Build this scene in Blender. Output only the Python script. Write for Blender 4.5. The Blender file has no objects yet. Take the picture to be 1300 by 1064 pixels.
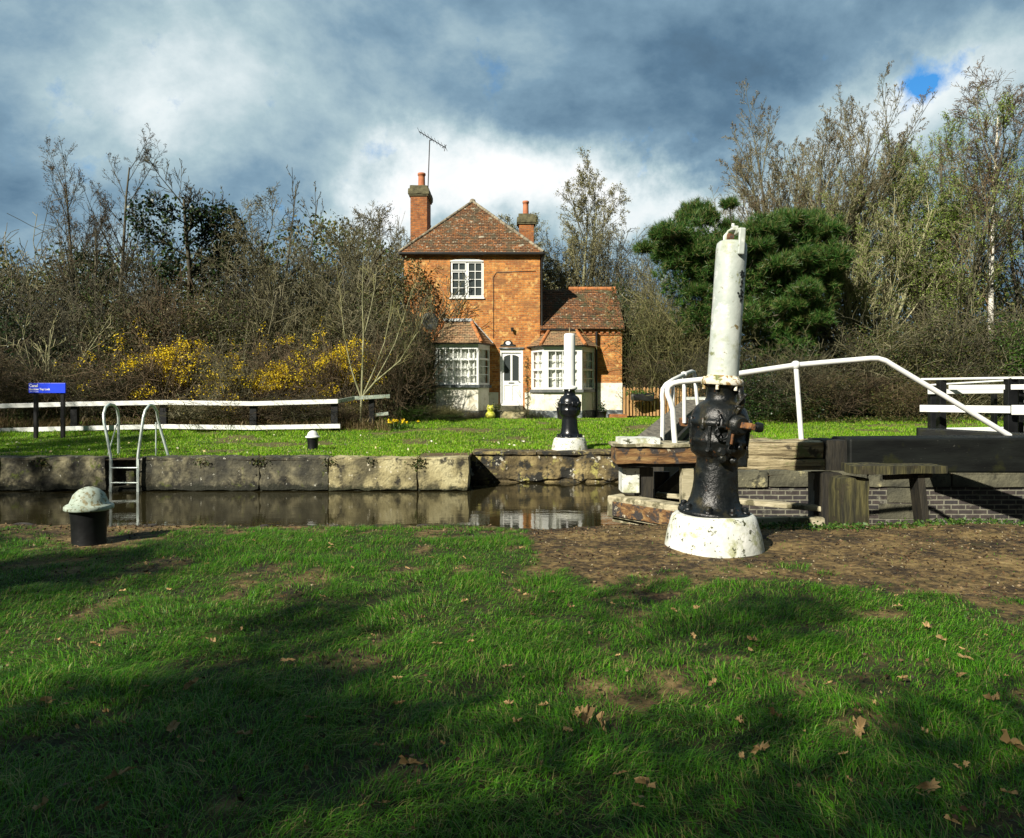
import bpy, math, random
import numpy as np
from mathutils import Vector, Matrix
S = bpy.context.scene
COL = S.collection
F, CX, HZ, CH = 939.0, 650.0, 496.0, 1.4      # focal length, centre, horizon (pixels of the photo), eye height

def at(px, py, Y):
    return Vector(((px-CX)/F*Y, Y, CH-(py-HZ)/F*Y))
def PX(px, Y): return (px-CX)/F*Y
def PZ(py, Y): return CH-(py-HZ)/F*Y

# ------------------------------------------------------------------ noise
def _hash(ix, iy, seed):
    h = (ix*374761393 + iy*668265263 + seed*974634777) & 0xffffffff
    h = ((h ^ (h >> 13))*1274126177) & 0xffffffff
    return ((h ^ (h >> 16)) & 0xffff)/65535.0
def vnoise(x, y, seed=0):
    x = np.asarray(x, float); y = np.asarray(y, float)
    ix = np.floor(x).astype(np.int64); iy = np.floor(y).astype(np.int64)
    fx = x-ix; fy = y-iy
    fx = fx*fx*(3-2*fx); fy = fy*fy*(3-2*fy)
    a = _hash(ix, iy, seed); b = _hash(ix+1, iy, seed); c = _hash(ix, iy+1, seed); d = _hash(ix+1, iy+1, seed)
    return (a*(1-fx)+b*fx)*(1-fy)+(c*(1-fx)+d*fx)*fy
def fbm(x, y, seed=0, o=3):
    s = 0; a = .5
    for k in range(o):
        s = s+a*vnoise(np.asarray(x)*2**k, np.asarray(y)*2**k, seed+k); a *= .5
    return s/(1-.5**o)
def sstep(a, b, x):
    t = np.clip((x-a)/(b-a), 0, 1); return t*t*(3-2*t)

# ------------------------------------------------------------------ materials
def nd(nt, t, **kw):
    n = nt.nodes.new(t)
    for k, v in kw.items():
        if k in n.inputs: n.inputs[k].default_value = v
        else: setattr(n, k, v)
    return n
def rgb(c): return (c[0], c[1], c[2], 1)
def new_mat(name):
    m = bpy.data.materials.new(name); m.use_nodes = True
    nt = m.node_tree; b = nt.nodes['Principled BSDF']
    return m, nt, b, nt.links.new
def ramp(nt, stops, mode='LINEAR'):
    r = nt.nodes.new('ShaderNodeValToRGB'); e = r.color_ramp.elements
    r.color_ramp.interpolation = mode
    while len(e) > 1: e.remove(e[-1])
    e[0].position = stops[0][0]; e[0].color = rgb(stops[0][1])
    for p, c in stops[1:]:
        k = e.new(p); k.color = rgb(c)
    return r
def mixc(nt, fac, a, b, bt='MIX'):
    m = nt.nodes.new('ShaderNodeMix'); m.data_type = 'RGBA'; m.blend_type = bt
    for sock, v in ((m.inputs[0], fac), (m.inputs[6], a), (m.inputs[7], b)):
        if hasattr(v, 'is_output'): nt.links.new(v, sock)
        elif isinstance(v, (int, float)): sock.default_value = v
        else: sock.default_value = rgb(v)
    return m.outputs[2]
def math_(nt, op, a, b=None):
    m = nt.nodes.new('ShaderNodeMath'); m.operation = op
    for i, v in enumerate((a, b)):
        if v is None: continue
        if hasattr(v, 'is_output'): nt.links.new(v, m.inputs[i])
        else: m.inputs[i].default_value = v
    return m.outputs[0]
def noise(nt, scale, detail=4, rough=.55, co='Object', vec=None, dist=0, stretch=None):
    n = nd(nt, 'ShaderNodeTexNoise', Scale=scale, Detail=detail, Roughness=rough, Distortion=dist)
    if vec is None:
        t = nt.nodes.new('ShaderNodeTexCoord'); vec = t.outputs[co]
    if stretch:
        mp = nt.nodes.new('ShaderNodeMapping'); mp.inputs['Scale'].default_value = stretch
        nt.links.new(vec, mp.inputs[0]); vec = mp.outputs[0]
    nt.links.new(vec, n.inputs['Vector'])
    return n.outputs['Fac']
def bump(nt, b, h, strength=.3, dist=.01):
    n = nd(nt, 'ShaderNodeBump', Strength=strength, Distance=dist)
    nt.links.new(h, n.inputs['Height']); nt.links.new(n.outputs[0], b.inputs['Normal']); return n
def pmat(name, stops, scale=4, rough=.7, bstr=.3, bscale=40, bdist=.01, metal=0, detail=6, spots=None, stretch=None, spec=.5, tide=None):
    """noise-driven colour ramp; spots=(colour, scale, threshold, softness) lays chips / stains / lichen of its own shape over it"""
    m, nt, b, L = new_mat(name)
    f = noise(nt, scale, detail, .6, stretch=stretch)
    n = len(stops)
    r = ramp(nt, [(.37+.26*i/max(1, n-1), c) for i, c in enumerate(stops)]); L(f, r.inputs[0])
    col = r.outputs[0]
    for sp in (spots or []):
        g = noise(nt, sp[1], 5, .65)
        mr = nd(nt, 'ShaderNodeMapRange'); mr.inputs[1].default_value = sp[2]-.055; mr.inputs[2].default_value = sp[2]-.055+sp[3]
        L(g, mr.inputs[0]); col = mixc(nt, mr.outputs[0], col, sp[0])
    if tide:      # slimy algae line left by the water on the stone, ragged along its top
        gp_ = nt.nodes.new('ShaderNodeNewGeometry'); sx = nt.nodes.new('ShaderNodeSeparateXYZ'); L(gp_.outputs['Position'], sx.inputs[0])
        zz = math_(nt, 'ADD', sx.outputs[2], math_(nt, 'MULTIPLY', math_(nt, 'SUBTRACT', noise(nt, 5, 5, .7), .5), .5))
        mr = nd(nt, 'ShaderNodeMapRange'); mr.inputs[1].default_value = tide[1]+.05; mr.inputs[2].default_value = tide[1]-.03; L(zz, mr.inputs[0]); col = mixc(nt, mr.outputs[0], col, tide[0])
    L(col, b.inputs['Base Color'])
    b.inputs['Roughness'].default_value = rough; b.inputs['Metallic'].default_value = metal
    b.inputs['Specular IOR Level'].default_value = spec
    if bstr: bump(nt, b, noise(nt, bscale, 5, .6, stretch=stretch), bstr, bdist)
    return m
def leafmat(name, cols, trans=.25, rough=.55, spec=.3):
    """every leaf or twig takes its own tint from the list; light comes through it a little"""
    m, nt, b, L = new_mat(name)
    g = nt.nodes.new('ShaderNodeNewGeometry')
    n = len(cols)
    r = ramp(nt, [(i/n, c) for i, c in enumerate(cols)], 'CONSTANT'); L(g.outputs['Random Per Island'], r.inputs[0])
    oi = nt.nodes.new('ShaderNodeObjectInfo')
    hs = nt.nodes.new('ShaderNodeHueSaturation')
    mr = nd(nt, 'ShaderNodeMapRange'); mr.inputs[3].default_value = .72; mr.inputs[4].default_value = 1.25
    L(oi.outputs['Random'], mr.inputs[0]); L(mr.outputs[0], hs.inputs['Value']); L(r.outputs[0], hs.inputs['Color'])
    L(hs.outputs[0], b.inputs['Base Color']); b.inputs['Roughness'].default_value = rough
    b.inputs['Specular IOR Level'].default_value = spec
    if trans:
        t = nt.nodes.new('ShaderNodeBsdfTranslucent'); L(hs.outputs[0], t.inputs[0])
        mx = nt.nodes.new('ShaderNodeMixShader'); mx.inputs[0].default_value = trans
        L(b.outputs[0], mx.inputs[1]); L(t.outputs[0], mx.inputs[2])
        L(mx.outputs[0], nt.nodes['Material Output'].inputs[0])
    return m
def brickmat(name, c1, c2, mortar, bw=.225, rh=.075, ms=.008, var=(.5, 1.3), dirt=None, rough=.85, bstr=.6, off=.5, patches=None):
    m, nt, b, L = new_mat(name)
    uv = nt.nodes.new('ShaderNodeTexCoord').outputs['UV']
    # slightly wobbling courses
    wn = nd(nt, 'ShaderNodeTexNoise', Scale=3.0, Detail=2.0); L(uv, wn.inputs['Vector'])
    vm = nt.nodes.new('ShaderNodeVectorMath'); vm.operation = 'MULTIPLY_ADD'
    L(wn.outputs['Color'], vm.inputs[0]); vm.inputs[1].default_value = (.012, .012, 0); L(uv, vm.inputs[2])
    br = nt.nodes.new('ShaderNodeTexBrick'); L(vm.outputs[0], br.inputs['Vector'])
    br.offset = off
    br.inputs['Scale'].default_value = 1; br.inputs['Brick Width'].default_value = bw; br.inputs['Row Height'].default_value = rh
    br.inputs['Mortar Size'].default_value = ms; br.inputs['Mortar Smooth'].default_value = .3
    br.inputs['Color1'].default_value = rgb(c1); br.inputs['Color2'].default_value = rgb(c2); br.inputs['Mortar'].default_value = rgb(mortar)
    col = br.outputs['Color']
    f = noise(nt, 7, 5, .7, vec=uv)
    r = ramp(nt, [(.3, (var[0],)*3), (.7, (var[1],)*3)]); L(f, r.inputs[0])
    col = mixc(nt, 1.0, col, r.outputs[0], 'MULTIPLY')
    for sp in (patches or []):
        g = noise(nt, sp[1], 5, .65, vec=uv)
        mr = nd(nt, 'ShaderNodeMapRange'); mr.inputs[1].default_value = sp[2]; mr.inputs[2].default_value = sp[2]+sp[3]
        L(g, mr.inputs[0]); col = mixc(nt, mr.outputs[0], col, sp[0])
    L(col, b.inputs['Base Color']); b.inputs['Roughness'].default_value = rough
    h = math_(nt, 'SUBTRACT', math_(nt, 'MULTIPLY', noise(nt, 60, 3, .6, vec=uv), .4), br.outputs['Fac'])
    bump(nt, b, h, bstr, .012)
    return m

M = {}
M['brick'] = brickmat('orange_brick', (.58, .235, .050), (.31, .095, .022), (.38, .25, .11), var=(.6, 1.3), patches=[((.16, .075, .03), 10, .58, .08), ((.60, .38, .13), 4, .55, .1), ((.24, .11, .04), 1.3, .53, .14), ((.50, .42, .26), 14, .66, .04)])
M['brick_red'] = brickmat('chimney_brick', (.42, .15, .035), (.26, .08, .022), (.26, .17, .09), patches=[((.10, .06, .04), 8, .58, .1)])
M['tile'] = brickmat('clay_roof_tile', (.33, .135, .042), (.12, .062, .028), (.022, .014, .01), bw=.165, rh=.105, ms=.010, var=(.4, 1.5), patches=[((.085, .065, .035), 2.2, .50, .10), ((.13, .10, .05), 8, .56, .06), ((.46, .43, .32), 9, .60, .04), ((.42, .40, .30), 3.0, .62, .05)])
M['tile_ext'] = brickmat('worn_roof_tile', (.30, .125, .042), (.12, .06, .028), (.02, .013, .01), bw=.165, rh=.105, ms=.010, var=(.4, 1.4), patches=[((.07, .065, .03), 2.2, .50, .10), ((.44, .40, .29), 7.5, .60, .05)])
M['tile_bay'] = brickmat('bay_roof_tile', (.38, .22, .11), (.25, .18, .10), (.03, .02, .012), bw=.165, rh=.105, ms=.008, var=(.6, 1.3), patches=[((.30, .24, .12), 3, .55, .1)])
M['ridge'] = pmat('orange_ridge_tile', [(.30, .12, .04), (.50, .18, .05)], 6, .8, .3, 30, spots=[((.12, .10, .06), 9, .62, .06)])
M['blue_brick'] = brickmat('blue_engineering_brick', (.026, .024, .026), (.050, .040, .036), (.17, .165, .125), ms=.011, var=(.5, 1.6), patches=[((.18, .18, .14), 5, .58, .1), ((.03, .035, .02), 3, .62, .12)])
M['white'] = pmat('white_gloss_paint', [(.70, .73, .72), (.80, .81, .78)], 3, .45, .1, 30, .004, spots=[((.45, .44, .36), 9, .71, .06)])
M['white_old'] = pmat('chipped_white_paint', [(.50, .53, .47), (.74, .75, .70)], 5, .65, .6, 24, .010, spots=[((.36, .38, .22), 4.5, .59, .10), ((.06, .065, .03), 13, .66, .03), ((.03, .03, .02), 30, .70, .02)])
M['white_tube'] = pmat('weathered_white_metal', [(.38, .43, .40), (.53, .57, .53)], 3, .42, .5, 9, .014, spots=[((.66, .69, .66), 4, .58, .08), ((.30, .33, .22), 3.2, .60, .12), ((.20, .22, .12), 9, .66, .05), ((.20, .16, .07), 11, .70, .03)])
M['flange'] = pmat('flaking_cream_metal', [(.62, .58, .44), (.72, .70, .60)], 8, .6, .6, 30, .01, spots=[((.28, .17, .05), 14, .56, .06), ((.14, .16, .05), 7, .62, .06)])
M['green_white'] = pmat('mossy_white_paint', [(.25, .32, .26), (.42, .48, .41)], 6, .7, .4, 40, .004, spots=[((.20, .17, .08), 14, .60, .08), ((.10, .10, .05), 30, .62, .05)])
M['render'] = pmat('white_rendered_wall', [(.70, .68, .56), (.82, .80, .70)], 1.6, .8, .25, 18, spots=[((.50, .46, .32), 2.5, .6, .14), ((.34, .28, .20), 11, .68, .05)])
M['plinth'] = pmat('black_painted_plinth', [(.03, .04, .045), (.10, .12, .13)], 4, .6, .3, 30, spots=[((.30, .33, .33), 5, .58, .1)])
M['black'] = pmat('black_paint', [(.003, .0035, .004), (.009, .010, .011)], 5, .5, .35, 22, .006, spots=[((.05, .05, .04), 30, .74, .02)], spec=.3)
M['iron'] = pmat('black_cast_iron', [(.003, .004, .0045), (.010, .012, .012)], 8, .36, .8, 20, .012, spots=[((.035, .030, .013), 4.5, .60, .12), ((.07, .028, .010), 13, .69, .04), ((.10, .10, .08), 45, .76, .02)], spec=.4)
M['iron_far'] = pmat('glossy_black_iron', [(.004, .005, .007), (.009, .011, .014)], 6, .28, .3, 20, .008)
M['rust'] = pmat('rusty_steel', [(.09, .036, .016), (.24, .11, .035)], 14, .75, .5, 60, .004, spots=[((.04, .03, .025), 20, .58, .06)])
M['galv'] = pmat('galvanised_steel', [(.52, .62, .58), (.68, .75, .71)], 7, .42, .1, 30, .003, metal=.35)
M['wood_pale'] = pmat('bleached_timber', [(.13, .10, .05), (.36, .30, .17), (.50, .43, .27)], 3, .85, .9, 9, .03, stretch=(.5, 5, 9), spots=[((.06, .05, .03), 4, .62, .06), ((.17, .19, .07), 5, .63, .1)])
M['wood_rust'] = pmat('rust_stained_timber', [(.045, .028, .016), (.17, .085, .028), (.30, .19, .075)], 4, .8, .8, 14, .02, stretch=(.6, 3, 4), spots=[((.035, .03, .028), 6, .57, .06), ((.46, .42, .30), 9, .68, .04)])
M['wood_top'] = pmat('worn_timber_top', [(.30, .27, .17), (.46, .42, .29)], 5, .9, .6, 20, .01, stretch=(.6, 3, 4), spots=[((.12, .11, .06), 6, .55, .08)])
M['wood_dark'] = pmat('wet_or_shaded_timber', [(.006, .006, .005), (.028, .024, .015)], 5, .7, .6, 12, .01, stretch=(5, 5, .7))
M['wood_green'] = pmat('algae_green_timber', [(.010, .010, .005), (.036, .034, .012), (.10, .09, .032)], 3, .8, .7, 9, .015, stretch=(6, 6, .6), spots=[((.03, .025, .012), 5, .6, .08)])
M['beam_black'] = pmat('black_tarred_beam', [(.0022, .003, .003), (.008, .010, .009)], 2.2, .6, .5, 16, .006, stretch=(.7, 2, 3), spots=[((.09, .09, .075), 26, .74, .02), ((.014, .016, .006), 3, .62, .1)], spec=.25)
M['walk'] = pmat('grey_walkway_plank', [(.07, .065, .05), (.19, .17, .13)], 4, .85, .5, 22, .01, stretch=(4, 1, 4))
M['stone'] = pmat('coping_stone', [(.030, .030, .022), (.085, .08, .052), (.22, .20, .12)], 2.2, .9, 1.0, 12, .04, spots=[((.016, .016, .012), 2.4, .54, .14), ((.50, .50, .42), 10, .70, .03), ((.09, .11, .02), 4, .65, .08)], tide=((.016, .018, .010), -.56))
M['stone_pale'] = pmat('pale_coping_stone', [(.10, .09, .05), (.33, .29, .15), (.46, .42, .24)], 1.8, .9, 1.0, 12, .04, spots=[((.03, .028, .018), 3.4, .60, .10), ((.60, .56, .42), 11, .70, .03)], tide=((.03, .032, .014), -.60))
M['stone_wall'] = pmat('mossy_canal_wall', [(.035, .030, .018), (.13, .10, .045), (.34, .27, .12)], 2.0, .9, 1.0, 9, .05, spots=[((.022, .022, .018), 2.6, .55, .06), ((.56, .54, .44), 6, .67, .04), ((.36, .33, .10), 4.4, .64, .06)])
M['coping_grey'] = pmat('grey_lock_coping', [(.05, .05, .035), (.13, .125, .08)], 2.5, .9, .7, 18, .03, spots=[((.36, .33, .18), 2.6, .68, .05), ((.025, .025, .018), 4, .62, .08)])
M['mud_stone'] = pmat('wet_edge_stone', [(.03, .022, .015), (.10, .075, .05)], 4, .55, .8, 20, .02, spots=[((.07, .09, .02), 6, .6, .08)])
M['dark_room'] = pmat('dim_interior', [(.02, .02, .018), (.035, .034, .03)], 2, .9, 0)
M['curtain'] = pmat('lace_curtain', [(.62, .64, .58), (.78, .80, .74)], 8, .9, .2, 60, spots=[((.40, .42, .37), 14, .6, .06)])
M['sill'] = pmat('slate_grey_sill', [(.09, .10, .10), (.16, .17, .17)], 5, .6, .2, 30)
M['lead'] = pmat('weathered_lead', [(.30, .34, .35), (.52, .56, .56)], 7, .6, .4, 30, spots=[((.10, .10, .10), 8, .58, .08)])
M['pot'] = pmat('terracotta', [(.38, .13, .06), (.52, .20, .09)], 5, .8, .2, 30)
M['cap'] = pmat('lichen_chimney_cap', [(.07, .065, .035), (.16, .15, .08)], 6, .9, .6, 24, .02)
M['gutter'] = pmat('black_gutter', [(.012, .012, .012), (.02, .02, .02)], 5, .4, 0)
M['picket'] = pmat('brown_stained_picket', [(.34, .19, .07), (.50, .30, .12)], 5, .8, .4, 30, stretch=(4, 4, .7))
M['blue'] = pmat('blue_sign_face', [(.010, .05, .72), (.014, .06, .80)], 2, .35, 0)
M['letter'] = pmat('white_lettering', [(.82, .84, .86), (.85, .86, .88)], 2, .5, 0)
M['yellow'] = pmat('yellow_green_glaze', [(.40, .44, .03), (.60, .58, .10)], 8, .4, .2, 20)
M['dish'] = pmat('grey_dish', [(.05, .06, .06), (.10, .11, .11)], 5, .5, 0)
M['bark'] = pmat('grey_brown_bark', [(.045, .040, .026), (.13, .12, .075)], 4, .9, .8, 16, .03, stretch=(3, 3, .6))
M['bark_pale'] = pmat('pale_olive_bark', [(.15, .155, .075), (.34, .335, .19)], 5, .85, .5, 16, .02, stretch=(2, 2, .7))
M['bark_birch'] = pmat('white_birch_bark', [(.58, .56, .48), (.74, .72, .66)], 5, .8, .4, 16, .02, spots=[((.05, .045, .04), 5, .60, .04)])
M['twig_grey'] = leafmat('grey_twigs', [(.11, .11, .06), (.19, .18, .10), (.06, .06, .035), (.13, .12, .06), (.26, .24, .15)], 0, .8)
M['twig_dark'] = leafmat('dark_twigs', [(.035, .034, .022), (.06, .058, .034), (.10, .09, .055)], 0, .8)
M['twig_red'] = leafmat('red_brown_twigs', [(.09, .065, .038), (.15, .11, .065), (.05, .042, .025)], 0, .8)
M['twig_straw'] = leafmat('straw_twigs', [(.17, .17, .065), (.11, .11, .045), (.24, .22, .10), (.07, .07, .03)], 0, .8)
M['twig_pale'] = leafmat('pale_twigs', [(.26, .25, .13), (.17, .17, .08), (.36, .34, .20)], 0, .8)
M['bramble_leaf'] = leafmat('bramble_leaves', [(.050, .065, .016), (.09, .085, .024), (.13, .095, .035), (.07, .055, .02), (.035, .055, .014), (.24, .19, .09), (.10, .115, .035)], .2)
M['hedge_leaf'] = leafmat('hedge_leaves', [(.045, .085, .014), (.07, .10, .02), (.11, .11, .03), (.03, .05, .012), (.17, .16, .055), (.09, .07, .03)], .2)
M['dark_leaf'] = leafmat('evergreen_or_shaded_leaves', [(.012, .034, .008), (.022, .052, .012), (.045, .075, .018), (.008, .018, .006)], .12, .4)
M['green_leaf'] = leafmat('fresh_green_leaves', [(.05, .13, .018), (.08, .17, .025), (.035, .085, .014), (.11, .18, .035)], .25, .4)
M['bud'] = leafmat('spring_buds', [(.16, .25, .035), (.22, .30, .06), (.11, .17, .03)], .3)
M['catkin'] = leafmat('catkins', [(.24, .23, .10), (.30, .28, .14), (.17, .17, .07)], .25)
M['bud_brown'] = leafmat('brown_buds', [(.10, .065, .035), (.15, .10, .05)], .1)
M['flower'] = leafmat('yellow_flowers', [(.74, .55, .012), (.84, .68, .03), (.64, .44, .01)], .3)
M['needle'] = leafmat('pine_needles', [(.032, .105, .018), (.06, .16, .028), (.016, .06, .012), (.12, .23, .045), (.20, .20, .07)], .15, .4)
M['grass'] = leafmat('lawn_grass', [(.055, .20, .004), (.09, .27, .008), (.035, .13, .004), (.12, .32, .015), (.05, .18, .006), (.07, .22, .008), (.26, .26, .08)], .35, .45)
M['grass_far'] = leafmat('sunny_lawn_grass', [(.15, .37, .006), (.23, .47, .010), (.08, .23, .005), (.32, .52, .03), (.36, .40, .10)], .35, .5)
M['dry'] = leafmat('dry_stalks', [(.26, .20, .09), (.34, .27, .13), (.18, .12, .06)], .15)
M['dead_leaf'] = leafmat('dead_oak_leaves', [(.50, .36, .18), (.40, .27, .12), (.60, .46, .26)], .15, .7)
M['litter'] = leafmat('leaf_litter', [(.085, .048, .025), (.15, .09, .042), (.05, .03, .016), (.24, .17, .09), (.035, .025, .014)], .05, .7)

def glassmat():
    m, nt, b, L = new_mat('window_glass')
    nt.nodes.remove(b)
    lw = nd(nt, 'ShaderNodeValue'); lw.outputs[0].default_value = .10
    g = nd(nt, 'ShaderNodeBsdfGlossy', Roughness=.02); t = nt.nodes.new('ShaderNodeBsdfTransparent')
    mx = nt.nodes.new('ShaderNodeMixShader'); L(lw.outputs[0], mx.inputs[0]); L(t.outputs[0], mx.inputs[1]); L(g.outputs[0], mx.inputs[2])
    L(mx.outputs[0], nt.nodes['Material Output'].inputs[0]); return m
M['glass'] = glassmat()
def darkglass():
    m, nt, b, L = new_mat('dark_pane')
    b.inputs['Base Color'].default_value = (.045, .055, .055, 1); b.inputs['Roughness'].default_value = .06
    bump(nt, b, noise(nt, 2.5, 2), .15, .01); return m
M['pane'] = darkglass()
def watermat():
    m, nt, b, L = new_mat('murky_canal_water')
    b.inputs['Base Color'].default_value = (.022, .019, .008, 1); b.inputs['Roughness'].default_value = .015; b.inputs['IOR'].default_value = 1.33
    a = noise(nt, 2.2, 3, .5, stretch=(.5, 1.6, 1)); c = noise(nt, 11, 3, .6, stretch=(.6, 1.4, 1))
    s = math_(nt, 'ADD', a, math_(nt, 'MULTIPLY', c, .25))
    bump(nt, b, s, .055, .05); return m
M['water'] = watermat()
def groundmat(name, near):
    m, nt, b, L = new_mat(name)
    at_ = nt.nodes.new('ShaderNodeAttribute'); at_.attribute_name = 'bare'
    n1 = noise(nt, 1.6, 6, .65); n2 = noise(nt, 14, 6, .7); n3 = noise(nt, 60, 4, .7)
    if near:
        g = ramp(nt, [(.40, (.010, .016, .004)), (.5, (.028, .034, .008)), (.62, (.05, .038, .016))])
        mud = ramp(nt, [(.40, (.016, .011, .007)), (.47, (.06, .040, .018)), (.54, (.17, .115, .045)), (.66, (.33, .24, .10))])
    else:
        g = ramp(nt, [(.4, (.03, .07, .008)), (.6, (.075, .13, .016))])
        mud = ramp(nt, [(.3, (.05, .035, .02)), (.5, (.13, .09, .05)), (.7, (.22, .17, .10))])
    L(n2, g.inputs[0])
    L(math_(nt, 'ADD', math_(nt, 'MULTIPLY', n1, .5), math_(nt, 'MULTIPLY', n2, .5)), mud.inputs[0])
    fl = nd(nt, 'ShaderNodeMapRange'); fl.inputs[1].default_value = .62; fl.inputs[2].default_value = .66; L(n3, fl.inputs[0])
    mudc = mixc(nt, math_(nt, 'MULTIPLY', fl.outputs[0], .7), mud.outputs[0], (.30, .26, .20))
    ms = nd(nt, 'ShaderNodeMapRange'); ms.inputs[1].default_value = .57; ms.inputs[2].default_value = .66; L(noise(nt, 2.3, 6, .7, dist=.4), ms.inputs[0])
    mudc = mixc(nt, math_(nt, 'MULTIPLY', ms.outputs[0], .8), mudc, (.045, .04, .014))
    L(mixc(nt, at_.outputs['Fac'], g.outputs[0], mudc), b.inputs['Base Color'])
    b.inputs['Roughness'].default_value = .9; b.inputs['Specular IOR Level'].default_value = .25
    bump(nt, b, math_(nt, 'ADD', n2, math_(nt, 'MULTIPLY', n3, .8)), .5, .012); return m
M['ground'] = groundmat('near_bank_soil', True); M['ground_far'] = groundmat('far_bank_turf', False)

# ------------------------------------------------------------------ objects
def tag(o, label=None, cat=None, group=None, kind=None):
    if label: o['label'] = label
    if cat: o['category'] = cat
    if group: o['group'] = group
    if kind: o['kind'] = kind
    return o
def thing(name, label, cat, loc=(0, 0, 0), group=None, rz=0):
    o = bpy.data.objects.new(name, None); COL.objects.link(o); o.location = loc; o.rotation_euler = (0, 0, rz); o.empty_display_size = .2
    return tag(o, label, cat, group)
def root_loc(o):
    while o.parent: o = o.parent
    return np.array(o.location)
def put(name, me, parent=None, loc=None):
    o = bpy.data.objects.new(name, me); COL.objects.link(o)
    if parent: o.parent = parent
    if loc is not None: o.location = loc
    return o
def np_mesh(name, V, FS, mats, smooth=False, uv=None):
    """V (n,3); FS list of (faces array (m,k), material index)"""
    me = bpy.data.meshes.new(name)
    V = np.asarray(V, np.float32)
    me.vertices.add(len(V)); me.vertices.foreach_set('co', V.ravel())
    li = np.concatenate([f.ravel() for f, _ in FS]).astype(np.int32)
    tot = np.concatenate([np.full(len(f), f.shape[1]) for f, _ in FS]).astype(np.int32)
    mi = np.concatenate([np.full(len(f), k) for f, k in FS]).astype(np.int32)
    st = np.concatenate([[0], np.cumsum(tot)[:-1]]).astype(np.int32)
    me.loops.add(len(li)); me.loops.foreach_set('vertex_index', li)
    me.polygons.add(len(tot)); me.polygons.foreach_set('loop_start', st)
    for m in mats: me.materials.append(m)
    me.polygons.foreach_set('material_index', mi)
    me.update(calc_edges=True)
    if smooth: me.polygons.foreach_set('use_smooth', np.ones(len(tot), bool))
    return me

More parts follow.
